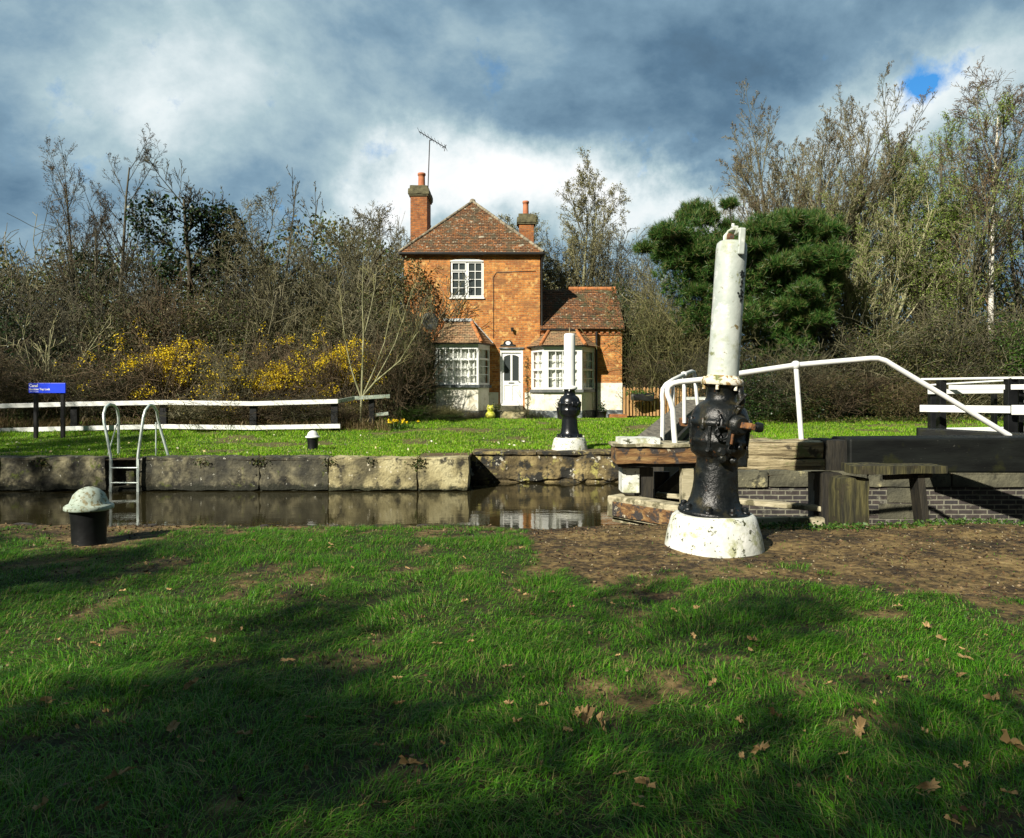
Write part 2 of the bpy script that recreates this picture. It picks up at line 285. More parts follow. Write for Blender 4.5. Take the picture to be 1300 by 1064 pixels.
class MB:
    """collects shapes, builds ONE mesh object; uv in metres by the side each face looks to, unless given"""
    def __init__(s): s.v = []; s.f = []; s.m = []; s.uv = {}; s.sm = set()
    def add(s, vs, fs, m=0, smooth=False):
        o = len(s.v); s.v += [tuple(v) for v in vs]
        for f in fs:
            if smooth: s.sm.add(len(s.f))
            s.f.append(tuple(i+o for i in f)); s.m.append(m)
        return s
    def quad(s, *p, m=0, uv=None):
        if uv: s.uv[len(s.f)] = uv
        return s.add(p, [tuple(range(len(p)))], m)
    def box(s, a, b, m=0):
        x0, y0, z0 = a; x1, y1, z1 = b
        v = [(x0, y0, z0), (x1, y0, z0), (x1, y1, z0), (x0, y1, z0), (x0, y0, z1), (x1, y0, z1), (x1, y1, z1), (x0, y1, z1)]
        return s.add(v, [(0, 3, 2, 1), (4, 5, 6, 7), (0, 1, 5, 4), (1, 2, 6, 5), (2, 3, 7, 6), (3, 0, 4, 7)], m)
    def bar(s, p0, p1, w, h, m=0, up=(0, 0, 1), w1=None, h1=None):
        p0 = Vector(p0); p1 = Vector(p1); d = (p1-p0).normalized(); u = Vector(up)
        sd = d.cross(u)
        if sd.length < 1e-4: sd = d.cross(Vector((0, 1, 0)))
        sd.normalize(); u = sd.cross(d).normalized()
        w1 = w if w1 is None else w1; h1 = h if h1 is None else h1
        v = []
        for p, ww, hh in ((p0, w, h), (p1, w1, h1)):
            for a, c in ((-1, -1), (1, -1), (1, 1), (-1, 1)): v.append(p+sd*(a*ww/2)+u*(c*hh/2))
        return s.add(v, [(3, 2, 1, 0), (4, 5, 6, 7), (0, 1, 5, 4), (1, 2, 6, 5), (2, 3, 7, 6), (3, 0, 4, 7)], m)
    def rbox(s, a, b, res=.08, amp=.02, rnd=.03, seed=1, m=0):
        """a box with worn edges and a rough surface"""
        a = Vector(a); b = Vector(b); c = (a+b)/2; h = (b-a)/2
        for ax in range(3):
            i, j = [(1, 2), (2, 0), (0, 1)][ax]
            ni = max(1, int(2*h[i]/res)); nj = max(1, int(2*h[j]/res))
            for sg in (-1, 1):
                vs = []; fs = []
                for q in range(ni+1):
                    for w in range(nj+1):
                        p = Vector((0, 0, 0)); p[ax] = sg*h[ax]; p[i] = -h[i]+2*h[i]*q/ni; p[j] = -h[j]+2*h[j]*w/nj
                        # round edges
                        cl = Vector([max(-h[k]+rnd, min(h[k]-rnd, p[k])) for k in range(3)])
                        dd = p-cl
                        if dd.length > rnd: p = cl+dd.normalized()*rnd
                        g = p+c
                        nn = Vector([float(vnoise(g.x*5+g.z*3.1+k*9, g.y*5+g.z*4.3+k*5, seed+k)+.5*vnoise(g.x*13+g.z*9.1+k*9, g.y*13+g.z*8.3, seed+k+7))-.75 for k in range(3)])
                        vs.append(g+nn*amp*2)
                for q in range(ni):
                    for w in range(nj):
                        k = q*(nj+1)+w; f = (k, k+nj+1, k+nj+2, k+1)
                        fs.append(f if sg > 0 else f[::-1])
                s.add(vs, fs, m, True)
        return s
    def tube(s, pts, r, n=10, m=0, caps=True):
        pts = [Vector(p) for p in pts]; rr = r if isinstance(r, (list, tuple)) else [r]*len(pts)
        vs = []; prev = None
        for i, p in enumerate(pts):
            t = ((pts[i+1] if i+1 < len(pts) else p)-(pts[i-1] if i else p)).normalized()
            if prev is None:
                u = t.cross(Vector((0, 0, 1)));
                if u.length < 1e-3: u = t.cross(Vector((1, 0, 0)))
            else: u = prev-t*prev.dot(t)
            u.normalize(); prev = u; w = t.cross(u)
            for k in range(n):
                a = 2*math.pi*k/n; vs.append(p+(u*math.cos(a)+w*math.sin(a))*rr[i])
        fs = [(i*n+k, i*n+(k+1) % n, (i+1)*n+(k+1) % n, (i+1)*n+k) for i in range(len(pts)-1) for k in range(n)]
        s.add(vs, fs, m, True)
        if caps: s.add(vs[:n], [tuple(range(n))[::-1]], m); s.add(vs[-n:], [tuple(range(n))], m)
        return s
    def lathe(s, prof, c=(0, 0, 0), n=32, m=0, mat=None, squash=1):
        """prof: (r, z) from bottom up"""
        c = Vector(c); vs = []
        for r, z in prof:
            for k in range(n):
                a = 2*math.pi*k/n; p = Vector((r*math.cos(a), r*math.sin(a)*squash, z))
                vs.append((mat @ p if mat else p)+c)
        L = len(prof)
        fs = [(i*n+k, i*n+(k+1) % n, (i+1)*n+(k+1) % n, (i+1)*n+k) for i in range(L-1) for k in range(n)]
        s.add(vs, fs, m, True)
        s.add(vs[:n], [tuple(range(n))[::-1]], m); s.add(vs[-n:], [tuple(range(n))], m)
        return s
    def prism(s, poly, z0, z1, m=0):
        """poly (x,y) counter-clockwise, extruded up"""
        n = len(poly); v = [(x, y, z0) for x, y in poly]+[(x, y, z1) for x, y in poly]
        return s.add(v, [tuple(range(n))[::-1], tuple(range(n, 2*n))]+[(i, (i+1) % n, n+(i+1) % n, n+i) for i in range(n)], m)
    def build(s, name, mats, parent=None, world=True, bevel=0, origin=None):
        if not isinstance(mats, (list, tuple)): mats = [mats]
        off = root_loc(parent) if (parent and world) else np.array(origin if origin is not None else (0, 0, 0))
        V = np.array(s.v, float)
        me = bpy.data.meshes.new(name); me.from_pydata((V-off).tolist(), [], s.f)
        for m in mats: me.materials.append(m if not isinstance(m, str) else M[m])
        uvl = me.uv_layers.new(name='UVMap').data
        for p in me.polygons:
            i = p.index; p.material_index = s.m[i]; p.use_smooth = i in s.sm
            g = s.uv.get(i)
            nx, ny, nz = (abs(c) for c in p.normal)
            for k, li in enumerate(p.loop_indices):
                if g: uvl[li].uv = g[k]; continue
                x, y, z = V[me.loops[li].vertex_index]
                uvl[li].uv = (x, z) if ny >= nx and ny >= nz*.6 else ((y, z) if nx >= nz*.6 else (x, y))
        o = put(name, me, parent, None if parent else (off if origin is not None else None))
        if bevel:
            b = o.modifiers.new('bevel', 'BEVEL'); b.width = bevel; b.segments = 2; b.limit_method = 'ANGLE'; b.angle_limit = math.radians(40)
        return o

# ------------------------------------------------------------------ vegetation tools
def tubes_np(P, R, sides):
    B, n, _ = P.shape
    T = np.empty_like(P); T[:, 1:-1] = P[:, 2:]-P[:, :-2]; T[:, 0] = P[:, 1]-P[:, 0]; T[:, -1] = P[:, -1]-P[:, -2]
    T /= np.linalg.norm(T, axis=2, keepdims=True)+1e-9
    m = P[:, -1]-P[:, 0]; m /= np.linalg.norm(m, axis=1, keepdims=True)+1e-9
    ref = np.where(np.abs(m[:, 2:3]) < .9, np.array([[0, 0, 1.]]), np.array([[1., 0, 0]]))[:, None, :]
    U = np.cross(T, ref); U /= np.linalg.norm(U, axis=2, keepdims=True)+1e-9
    W = np.cross(T, U)
    a = np.arange(sides)*2*math.pi/sides
    V = P[:, :, None, :]+R[:, :, None, None]*(U[:, :, None, :]*np.cos(a)[None, None, :, None]+W[:, :, None, :]*np.sin(a)[None, None, :, None])
    idx = np.arange(B*n*sides).reshape(B, n, sides); nx = np.roll(idx, -1, axis=2)
    Fq = np.stack([idx[:, :-1], nx[:, :-1], nx[:, 1:], idx[:, 1:]], axis=-1).reshape(-1, 4)
    return V.reshape(-1, 3), Fq
class Veg:
    def __init__(s): s.V = []; s.F = []; s.n = 0
    def add(s, V, Fq, m=0):
        s.V.append(V); s.F.append((Fq+s.n, m)); s.n += len(V)
    def tubes(s, brs, sides, m=0):
        by = {}
        for p, r in brs: by.setdefault(len(p), []).append((p, r))
        for k, l in by.items():
            V, Fq = tubes_np(np.array([a for a, _ in l], float), np.array([b for _, b in l], float), sides); s.add(V, Fq, m)
    def leaves(s, C, size, rng, m=0, aspect=.55, flat=0, dirs=None):
        """rhombus leaves round the centres C"""
        n = len(C)
        if dirs is None:
            A = rng.normal(size=(n, 3)); A[:, 2] *= (1-flat)
        else: A = dirs+rng.normal(size=(n, 3))*.25
        A /= np.linalg.norm(A, axis=1, keepdims=True)
        Bv = np.cross(A, rng.normal(size=(n, 3))); Bv /= np.linalg.norm(Bv, axis=1, keepdims=True)
        z = (size*(.6+.8*rng.random(n)))[:, None]
        V = np.stack([C-A*z*.5, C+Bv*z*aspect*.5, C+A*z*.5, C-Bv*z*aspect*.5], axis=1).reshape(-1, 3)
        s.add(V, np.arange(4*n).reshape(n, 4), m)
    def mesh(s, name, mats): return np_mesh(name, np.concatenate(s.V), s.F, [M[m] for m in mats])

def grow(rng, p, d, L, r, lv, P, out):
    n = P['n'][lv]; seg = L/(n-1); w = P['w'][lv]; up = P['up'][lv]
    pts = [p]; dirs = [d]; q = np.array(p, float); d = np.array(d, float)
    W = rng.normal(size=(n, 3))*w
    for i in range(n-1):
        d = d+W[i]; d[2] += up; d = d/math.sqrt(d @ d); q = q+d*seg; pts.append(q); dirs.append(d)
    rt = max(P['rmin'], r*P['tap'][lv]); rad = np.linspace(max(r, P['rmin']), rt, n)
    out[lv].append((np.array(pts), rad))
    if lv+1 < len(P['n']):
        k = P['k'][lv]; t0 = P['t0'][lv]
        k = max(1, int(round(k*(.75+.5*rng.random()))))
        for c in range(k):
            t = t0+(1-t0)*(c+rng.random()*.8)/k; t = min(t, .999)
            i = int(t*(n-1)); f = t*(n-1)-i; pp = pts[i]*(1-f)+pts[min(i+1, n-1)]*f; dd = dirs[min(i+1, n-1)]
            a = rng.normal(size=3); a -= dd*(a @ dd); a /= math.sqrt(a @ a)
            an = P['ang'][lv]*(.7+.6*rng.random()); nd_ = dd*math.cos(an)+a*math.sin(an)
            l2 = L*P['lr'][lv]*(1.15-P.get('fall', .6)*t)*(.7+.6*rng.random())
            grow(rng, pp, nd_, l2, (rad[i]*(1-f)+rad[min(i+1, n-1)]*f)*P['rr'][lv], lv+1, P, out)
TP = dict(n=[9, 7, 5, 4, 3], w=[.05, .09, .13, .16, .18], up=[.02, .07, .06, .04, .03], k=[14, 9, 6, 4], t0=[.28, .2, .2, .15],
          ang=[.75, .7, .7, .7], lr=[.55, .5, .5, .55], rr=[.5, .55, .55, .6], tap=[.25, .3, .4, .5, .7], rmin=.007)
def tree_obj(name, label, base, H, r, seed, bark, twig, stems=1, lean=(0, 0), spread=0, P=None, leaf=None, leaf_n=2, leaf_size=.05, group=None, cat='tree', rmin=None, dz=1, leaf_rad=.05):
    rng = np.random.default_rng(seed); PP = dict(TP); PP.update(P or {})
    if rmin: PP['rmin'] = rmin
    out = [[] for _ in PP['n']]
    for s_ in range(stems):
        a = 2*math.pi*(s_/stems)+rng.random(); k = spread*(.6+.8*rng.random()) if stems > 1 else 0
        d = np.array([lean[0]+math.cos(a)*k, lean[1]+math.sin(a)*k, dz]); d /= np.linalg.norm(d)
        grow(rng, np.array([math.cos(a)*k*.4, math.sin(a)*k*.4, -.1]), d, H*(1 if s_ == 0 else .7+.3*rng.random()), r, 0, PP, out)
    t = thing(name, label, cat, base, group)
    pz = np.percentile(np.concatenate([q for q, _ in out[-1]])[:, 2], 99.7)
    t.scale = (H/pz,)*3
    v = Veg(); v.tubes(out[0], 8)
    put('trunk', v.mesh('trunk', [bark]), t)
    for p in t.children[0].data.polygons: p.use_smooth = True
    v = Veg()
    v.tubes(out[1], 5)
    for lv in out[2:]: v.tubes(lv, 3)
    if leaf:
        tips = np.concatenate([b[0][1:] for b in out[-1]]+[b[0][2:] for b in out[-2]])
        C = np.repeat(tips, leaf_n, axis=0); C = C[rng.random(len(C)) < .9]
        C = C+rng.normal(size=C.shape)*leaf_rad
        v.leaves(C, leaf_size, rng, 1)
    put('crown', v.mesh('crown', [twig]+([leaf] if leaf else [])), t)
    return t

def bush_meshes(seed, W, H, nleaf, leafmat_, twigmat, lsize=.07, stems=22, extra=None, hang=.0, lumps=9, twr=.008):
    """rounded, uneven mass: arching stems and twigs, with leaves in clumps; origin at its foot"""
    rng = np.random.default_rng(seed)
    P = dict(n=[6, 5, 4], w=[.10, .16, .2], up=[-.03-hang, -.02, 0], k=[9, 5], t0=[.15, .1], ang=[.7, .8], lr=[.42, .45], rr=[.5, .6], tap=[.4, .5, .7], rmin=twr, fall=.5)
    out = [[], [], []]
    for i in range(stems):
        a = rng.random()*2*math.pi; k = rng.random()*.75
        d = np.array([math.cos(a)*k*W/H*.8, math.sin(a)*k*.6*W/H, 1]); L = H*(.75+.45*rng.random()); d /= np.linalg.norm(d)
        grow(rng, np.array([(rng.random()-.5)*W*.5, (rng.random()-.5)*W*.3, -.1]), d, L, .022, 0, P, out)
    v = Veg(); v.tubes(out[0], 4); v.tubes(out[1], 3); v.tubes(out[2], 3)
    zs_ = np.concatenate(v.V)[:, 2]; v.V = [a*np.array([1, 1, H/np.percentile(zs_, 97)]) for a in v.V]
    stem = v.mesh('stems', [twigmat])
    kz = H/np.percentile(zs_, 97)
    # leaf clumps
    lc = np.stack([(rng.random(lumps)-.5)*W*.75, (rng.random(lumps)-.5)*W*.5, H*(.12+.66*rng.random(lumps))], 1)
    lr_ = W*(.14+.14*rng.random(lumps))
    which = rng.choice(lumps, nleaf, p=lr_**2/np.sum(lr_**2))
    dv = rng.normal(size=(nleaf, 3)); dv /= np.linalg.norm(dv, axis=1, keepdims=True)
    C = lc[which]+dv*(lr_[which]*(.35+.75*rng.random(nleaf)**.6))[:, None]
    keep = vnoise(C[:, 0]*2.2+C[:, 1]*1.7, C[:, 2]*2.4, seed) > .25
    C = C[keep]; C = C[C[:, 2] > .02]
    v = Veg(); v.leaves(C, lsize, rng, 0)
    mats = [leafmat_]
    if extra:
        m, frac, sz = extra
        pts = np.concatenate([b[0][1:] for b in out[2]]+[b[0][2:] for b in out[1]])
        pts = pts[(vnoise(pts[:, 0]*2.6+pts[:, 1]*2, pts[:, 2]*2.6+pts[:, 1], seed+3) > 1-frac)]
        pts = pts*np.array([1, 1, kz])
        q = np.repeat(pts, 5, axis=0)+rng.normal(size=(len(pts)*5, 3))*.06
        v.leaves(q, sz, rng, 1, aspect=.8); mats.append(m)
    return stem, v.mesh('foliage', mats)
def bush(name, label, meshes, loc, sc=(1, 1, 1), rz=0, cat='bush', group=None):
    t = thing(name, label, cat, loc, group, rz); t.scale = sc
    put('stems', meshes[0], t); put('foliage', meshes[1], t)
    return t
# ================================================================== GROUND, WATER
def ztop(x, Y):       # near bank
    x = np.asarray(x, float); Y = np.asarray(Y, float)
    z = .05*(fbm(x*.9, Y*.9, 5)-.5)+.03*(fbm(x*4, Y*4, 8)-.5)
    z = z+.05*np.exp(-((x-4.9)**2/.35+(Y-7.5)**2/.08))           # low earth mound by the beam
    e = near_edge(x)
    z = z-.05*sstep(e-.7, e-.1, Y)
    return np.where(Y > e, -.06-1.3*np.clip((Y-e)/.14, 0, 1), z)
def near_edge(x):
    x = np.asarray(x, float)
    e = 8.02+.10*(fbm(x*1.6, x*0, 21)-.5)+.05*(fbm(x*7, x*0, 22)-.5)
    e = e-.25*np.exp(-((x-.5)/.6)**2)
    return e
BP = np.array([(-400, 676), (0, 676), (40, 682), (60, 692), (130, 694), (180, 682), (260, 671), (400, 668), (480, 666), (560, 676), (640, 672), (668, 676), (676, 705), (690, 736), (760, 742), (850, 742), (960, 738), (1090, 742), (1180, 758), (1300, 790), (1700, 860)], float)
def bare_mask(x, Y):
    """1 = worn earth, 0 = grass (near bank)"""
    x = np.asarray(x, float); Y = np.asarray(Y, float)
    Ys = np.maximum(Y, .8)
    px = CX+F*x/Ys; py = HZ+F*CH/Ys
    b = np.interp(px, BP[:, 0], BP[:, 1])+56*(fbm(x*2.2, Y*2.2, 31)-.5)+70*(fbm(x*8, Y*8, 33)-.5)
    m = 1-sstep(-9, 9, py-b)
    m = np.where(Y < .8, 0, m)
    patch = sstep(.62, .76, fbm(x*2.6+3, Y*2.6, 41, 4))*.78
    return np.maximum(m, patch)
def far_edge(x):
    x = np.asarray(x, float)
    return np.where(x < -.9, 15.3, np.interp(x, [-.9, 2.5, 3.4], [16.75, 16.75, 11.5]))
def zfar(x, Y):
    x = np.asarray(x, float); Y = np.asarray(Y, float)
    z = .47*sstep(19.0, 24.6, Y)+.04*(fbm(x*.6, Y*.6, 9)-.5)+.13*sstep(2.6, 4.5, x)*(1-sstep(19, 24, Y))
    z = z-.03*(1-sstep(0, .5, Y-far_edge(x)))
    return z+.004*np.maximum(0, Y-40)
def far_bare(x, Y):
    x = np.asarray(x, float); Y = np.asarray(Y, float)
    d = Y-far_edge(x)
    m = 1-sstep(.15, .45, d+.3*(fbm(x*2, Y*2, 51)-.5))
    m = np.maximum(m, np.where(x > -2.0, 1-sstep(.9, 1.5, d+1.2*(fbm(x*1.1, Y*1.1, 52)-.5)), 0)*np.where(x < 3.2, 1, .5))   # worn path round the far paddle gear
    m = np.maximum(m, sstep(.62, .68, fbm(x*.8, Y*1.6, 53, 4))*.8)
    m = np.maximum(m, .8*sstep(25.0, 25.5, Y)*np.where((x > -6) & (x < 5), 1, 0))
    return m
def grid_mesh(name, xs, Ys, zf, bf, mat, edge=None):
    X, Yg = np.meshgrid(xs, Ys)
    if edge is not None: Yg = edge(X)+Yg
    Z = zf(X, Yg); V = np.stack([X, Yg, Z], -1).reshape(-1, 3)
    nx = len(xs); ny = len(Ys); i = np.arange(nx*ny).reshape(ny, nx)
    Fq = np.stack([i[:-1, :-1], i[:-1, 1:], i[1:, 1:], i[1:, :-1]], -1).reshape(-1, 4)
    me = np_mesh(name, V, [(Fq, 0)], [mat])
    a = me.attributes.new('bare', 'FLOAT', 'POINT'); a.data.foreach_set('value', bf(X, Yg).astype(np.float32).ravel())
    me.polygons.foreach_set('use_smooth', np.ones(len(Fq), bool))
    return me
def axis(*segs):
    return np.unique(np.concatenate([np.arange(a, b, s) for a, b, s in segs]+[np.array([segs[-1][1]])]))
xs = axis((-400, -40, 40), (-40, -10, 2), (-10, 10, .07), (10, 40, 2), (40, 400, 40))
Ys = axis((-300, -20, 20), (-20, 1, 1), (1, 7, .07), (7, 8.4, .035))
tag(put('ground', grid_mesh('ground', xs, Ys, ztop, bare_mask, M['ground'])), 'near canal bank of worn brown earth and turf', None, None, 'structure')
xs = axis((-400, -40, 40), (-40, -16, 2), (-16, -.9, .15))
xs = np.concatenate([xs[:-1], [-.9-1e-3, -.9+1e-3], axis((-.8, 2.4, .15), (2.5, 3.4, .06), (3.5, 16, .15), (16, 40, 2), (40, 400, 40))])
Ys = axis((0, 1.5, .08), (1.5, 15, .25), (15, 50, 2), (50, 500, 50))
tag(put('far_bank', grid_mesh('far_bank', xs, Ys, zfar, far_bare, M['ground_far'], far_edge)), 'grassed far canal bank rising to the cottage', None, None, 'structure')
b = MB(); b.quad((-400, 7.5, -.68), (400, 7.5, -.68), (400, 17.5, -.68), (-400, 17.5, -.68))
tag(b.build('water', 'water'), 'murky brown canal water', None, None, 'structure')
def zf1(x, Y): return float(zfar(x, Y))
def zn1(x, Y): return float(ztop(x, Y))

# ------------------------------------------------------------------ grass (nobody could count it)
def blades(P, z, L, w, rng, lean=.5):
    """curved blades: a quad and a tip triangle each"""
    n = len(P)
    a = rng.random(n)*2*math.pi; dx = np.cos(a); dy = np.sin(a)
    b0 = np.stack([P[:, 0], P[:, 1], z-.005], 1)
    ln = lean*(.2+rng.random(n)*1.2)*L
    sw = (fbm(P[:, 0]*1.3, P[:, 1]*1.3, 77)-.5)*3.5
    ex = np.cos(a)+np.cos(sw*3)*.6; ey = np.sin(a)+np.sin(sw*3)*.6
    mid = b0+np.stack([ex*ln*.35, ey*ln*.35, L*.6], 1); tip = b0+np.stack([ex*ln, ey*ln, L*(.95-.35*np.minimum(1, ln/L))], 1)
    sx = np.stack([-dy, dx, 0*dx], 1)*w[:, None]*.5
    V = np.stack([b0-sx, b0+sx, mid+sx*.8, mid-sx*.8, tip], 1).reshape(-1, 3)
    i = np.arange(n)[:, None]*5
    return V, (i+np.array([[0, 1, 2, 3]])), (i+np.array([[3, 2, 4]]))
rng = np.random.default_rng(3)
NB = 460000
Yr = np.sqrt(rng.random(NB)*(8.1**2-1.7**2)+1.7**2); dens = np.clip(4.4/Yr, .55, 1.35)
kp = rng.random(NB) < dens/1.35; Yr = Yr[kp]; Xr = (rng.random(len(Yr))*2-1)*(.74*Yr+.7)
mk = bare_mask(Xr, Yr); tuft = fbm(Xr*3.5, Yr*3.5, 61, 3)
kp = (rng.random(len(Yr)) > mk*.985) & (rng.random(len(Yr)) < .25+1.5*tuft) & (Yr < near_edge(Xr)-.12)
kp &= ((Xr-1.81)**2+(Yr-6.65)**2 > .19) & ((Xr+3.82)**2+(Yr-6.72)**2 > .03)
Xr = Xr[kp]; Yr = Yr[kp]; tuft = tuft[kp]; mk = mk[kp]
L = (.016+.075*tuft**1.7+.014*rng.random(len(Xr)))*(.6+.6*rng.random(len(Xr)))*(1-.4*mk)
V, q, t3 = blades(np.stack([Xr, Yr], 1), ztop(Xr, Yr), L, .0024+.0019*rng.random(len(L)), rng, 1.5)
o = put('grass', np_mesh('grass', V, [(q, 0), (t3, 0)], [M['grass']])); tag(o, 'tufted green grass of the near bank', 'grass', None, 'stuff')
# far lawn
n = 330000
Xr = rng.random(n)*31-15; Yr = 15.3+rng.random(n)**1.15*10.2
mk = far_bare(Xr, Yr); tuft = fbm(Xr*1.6, Yr*1.6, 62, 3)
kp = (Yr > far_edge(Xr)+.12) & (rng.random(n) > mk*.97) & (np.abs(Xr) < .74*Yr+.8) & ((Xr-1.38)**2+(Yr-17.72)**2 > .19)
kp &= ~((Yr > 25.0) & (Xr > -3) & (Xr < 4.2)) & (rng.random(n) < .45+tuft)
Xr = Xr[kp]; Yr = Yr[kp]; tuft = tuft[kp]; mk = mk[kp]
L = (.03+.10*tuft**1.6)*(.6+.6*rng.random(len(Xr)))*(1-.5*mk)*(1+.5*sstep(20.5, 21.5, Yr)*np.where(Xr < -3.5, 1, 0))
V, q, t3 = blades(np.stack([Xr, Yr], 1), zfar(Xr, Yr), L, .010+.006*rng.random(len(L)), rng, .6)
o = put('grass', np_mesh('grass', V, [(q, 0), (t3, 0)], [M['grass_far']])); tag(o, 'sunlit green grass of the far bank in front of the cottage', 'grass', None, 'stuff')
# leaf litter and grit along the water's edge and on the worn earth
n = 24000
Xr = rng.random(n)*16-7; Yr = 5.0+3.05*rng.random(n)
mk = bare_mask(Xr, Yr); e = near_edge(Xr)
pr = .10*mk+.8*mk*np.exp(-((e-Yr)/.35))*np.where(Xr < 2.2, 1, .5)+.3*mk*sstep(.52, .6, fbm(Xr*1.5, Yr*3, 71))
kp = (rng.random(n) < pr) & (Yr < e); Xr = Xr[kp]; Yr = Yr[kp]
v = Veg(); v.leaves(np.stack([Xr, Yr, ztop(Xr, Yr)+.008], 1), .026, rng, 0, aspect=.6, flat=.75)
tag(put('leaf_litter', v.mesh('leaf_litter', ['litter'])), 'brown leaf litter along the muddy water edge', 'leaf litter', None, 'stuff')
n = 5200; Yr = 2+6*rng.random(n); Xr = (rng.random(n)*2-1)*.76*Yr; kp = (bare_mask(Xr, Yr) > .05) & (bare_mask(Xr, Yr) < .95) | (rng.random(n) < .25); Xr = Xr[kp]; Yr = Yr[kp]
v = Veg(); v.leaves(np.stack([Xr, Yr, ztop(Xr, Yr)+.012+.02*rng.random(len(Xr))], 1), .022, rng, 0, aspect=.6, flat=.6)
tag(put('leaf_litter', v.mesh('leaf_litter', ['litter'])), 'brown leaf crumbs and dead bits among the near grass', 'leaf litter', None, 'stuff')
M['grit'] = leafmat('pale_grit', [(.20, .17, .10), (.28, .24, .16), (.12, .10, .06), (.07, .055, .035)], 0, .8)
n = 4500; Yr = 4.8+3.2*rng.random(n); Xr = rng.random(n)*9-1.5; kp = (bare_mask(Xr, Yr) > .7) & (fbm(Xr*2.2, Yr*4, 88, 3) > .48) & (Yr < near_edge(Xr)-.05); Xr = Xr[kp]; Yr = Yr[kp]
v = Veg(); v.leaves(np.stack([Xr, Yr, ztop(Xr, Yr)+.004], 1), .014, rng, 0, aspect=.8, flat=.3)
tag(put('grit', v.mesh('grit', ['grit'])), 'pale grit scattered over the worn earth', 'grit', None, 'stuff')
# clover-like weeds by the posts under the beam
def weeds(name, label, pts, rad, n, size, mat, seed, zfn, h=.06):
    r = np.random.default_rng(seed); C = []
    for (x, y) in pts:
        k = r.normal(size=(n, 2))*np.array(rad)*.5
        X = x+k[:, 0]; Yy = y+k[:, 1]; C.append(np.stack([X, Yy, zfn(X, Yy)+h*r.random(n)**1.5+.01], 1))
    v = Veg(); v.leaves(np.concatenate(C), size, r, 0, .7, .4)
    return tag(put(name, v.mesh(name, [mat])), label, 'weeds', None, 'stuff')
weeds('weeds', 'low green weeds growing below the lock beam', [(2.6, 7.75), (3.1, 7.75), (3.45, 7.6), (4.1, 7.7), (4.6, 7.75), (5.2, 7.75)], (.45, .2), 260, .03, 'green_leaf', 5, ztop)

# fallen leaves one can tell apart
def dead_leaf_mesh(seed, s):
    r = np.random.default_rng(seed); vs = [(0, 0, .0)]; n = 18
    for k in range(n):
        a = 2*math.pi*k/n; rr = s*(.62+.38*abs(math.cos(a)))*(1.0 if k % 2 else .62)*(.85+.3*r.random())
        vs.append((rr*math.cos(a), rr*.62*math.sin(a), s*.5*r.random()*abs(math.sin(a*1.5))))
    fs = [(0, k+1, (k+1) % n+1) for k in range(n)]
    b = MB(); b.add(vs, fs, 0, True); me = bpy.data.meshes.new('fallen_leaf'); me.from_pydata(vs, [], fs); me.materials.append(M['dead_leaf']); return me
LM = [dead_leaf_mesh(k, .036) for k in range(6)]
rr = random.Random(8)
LP = [(243, 882, 1.5), (270, 824, 1.3), (365, 850, 1.2), (218, 940, 1.5), (185, 720, .9), (187, 735, .8), (120, 700, .8), (395, 925, 1), (420, 700, .8), (580, 730, .9), (640, 735, .8), (555, 825, 1.2), (590, 770, .9), (645, 855, 1.2), (668, 765, .9), (745, 922, 2.3), (762, 928, 1.6), (735, 912, 1.4), (880, 815, 1.1), (885, 777, 1.1), (955, 820, 1.2), (985, 920, 1.2), (1092, 940, 2.0), (1088, 930, 1.2), (1195, 822, 1.3), (1176, 805, 1.5), (1225, 847, 1.1), (1260, 905, 1.6), (1285, 960, 1.8), (1140, 778, 1), (965, 968, 1.6), (820, 700, .7), (700, 760, .9), (690, 905, 1), (310, 945, 1.3), (75, 820, 1), (60, 905, 1.2), (1010, 755, .8), (1245, 765, .9), (450, 860, .9), (520, 985, 1.5), (150, 1000, 1.6), (820, 1010, 1.4), (1180, 1015, 1.5), (905, 880, .9)]
for q_ in range(95): LP.append((rr.uniform(10, 1290), 690+370*rr.random()**1.3, rr.uniform(.4, 1.0)))
for i, (px, py, s_) in enumerate(LP):
    if bare_mask(PX(px, F*CH/(py-HZ)), F*CH/(py-HZ)) > .9: continue
    Y = F*CH/(py-HZ); x = PX(px, Y)
    o = put('fallen_leaf', LM[i % 6], None, (x, Y, zn1(x, Y)+.035)); o.scale = (s_*rr.uniform(.7, 1.1), s_*rr.uniform(.6, 1.0), s_*rr.uniform(.6, 1.8))
    o.rotation_euler = (rr.uniform(-.5, .5), rr.uniform(-.4, .4), rr.uniform(0, 6.28))
    tag(o, 'dry brown oak leaf lying in the near grass', 'leaf', 'fallen oak leaves on the near bank')
# ivory specks of fallen blossom / daisies on the far lawn
v = Veg(); n = 170
Xr = rng.random(n)*20-13; Yr = 15.9+rng.random(n)*5
v.leaves(np.stack([Xr, Yr, zfar(Xr, Yr)+.06], 1), .055, rng, 0, .8, .7)
M['speck'] = leafmat('pale_fallen_petals', [(.55, .52, .36), (.62, .60, .50), (.50, .42, .2)], .1)
tag(put('pale_leaf_litter', v.mesh('pale_leaf_litter', ['speck'])), 'pale scattered leaves on the far lawn', 'leaf litter', None, 'stuff')

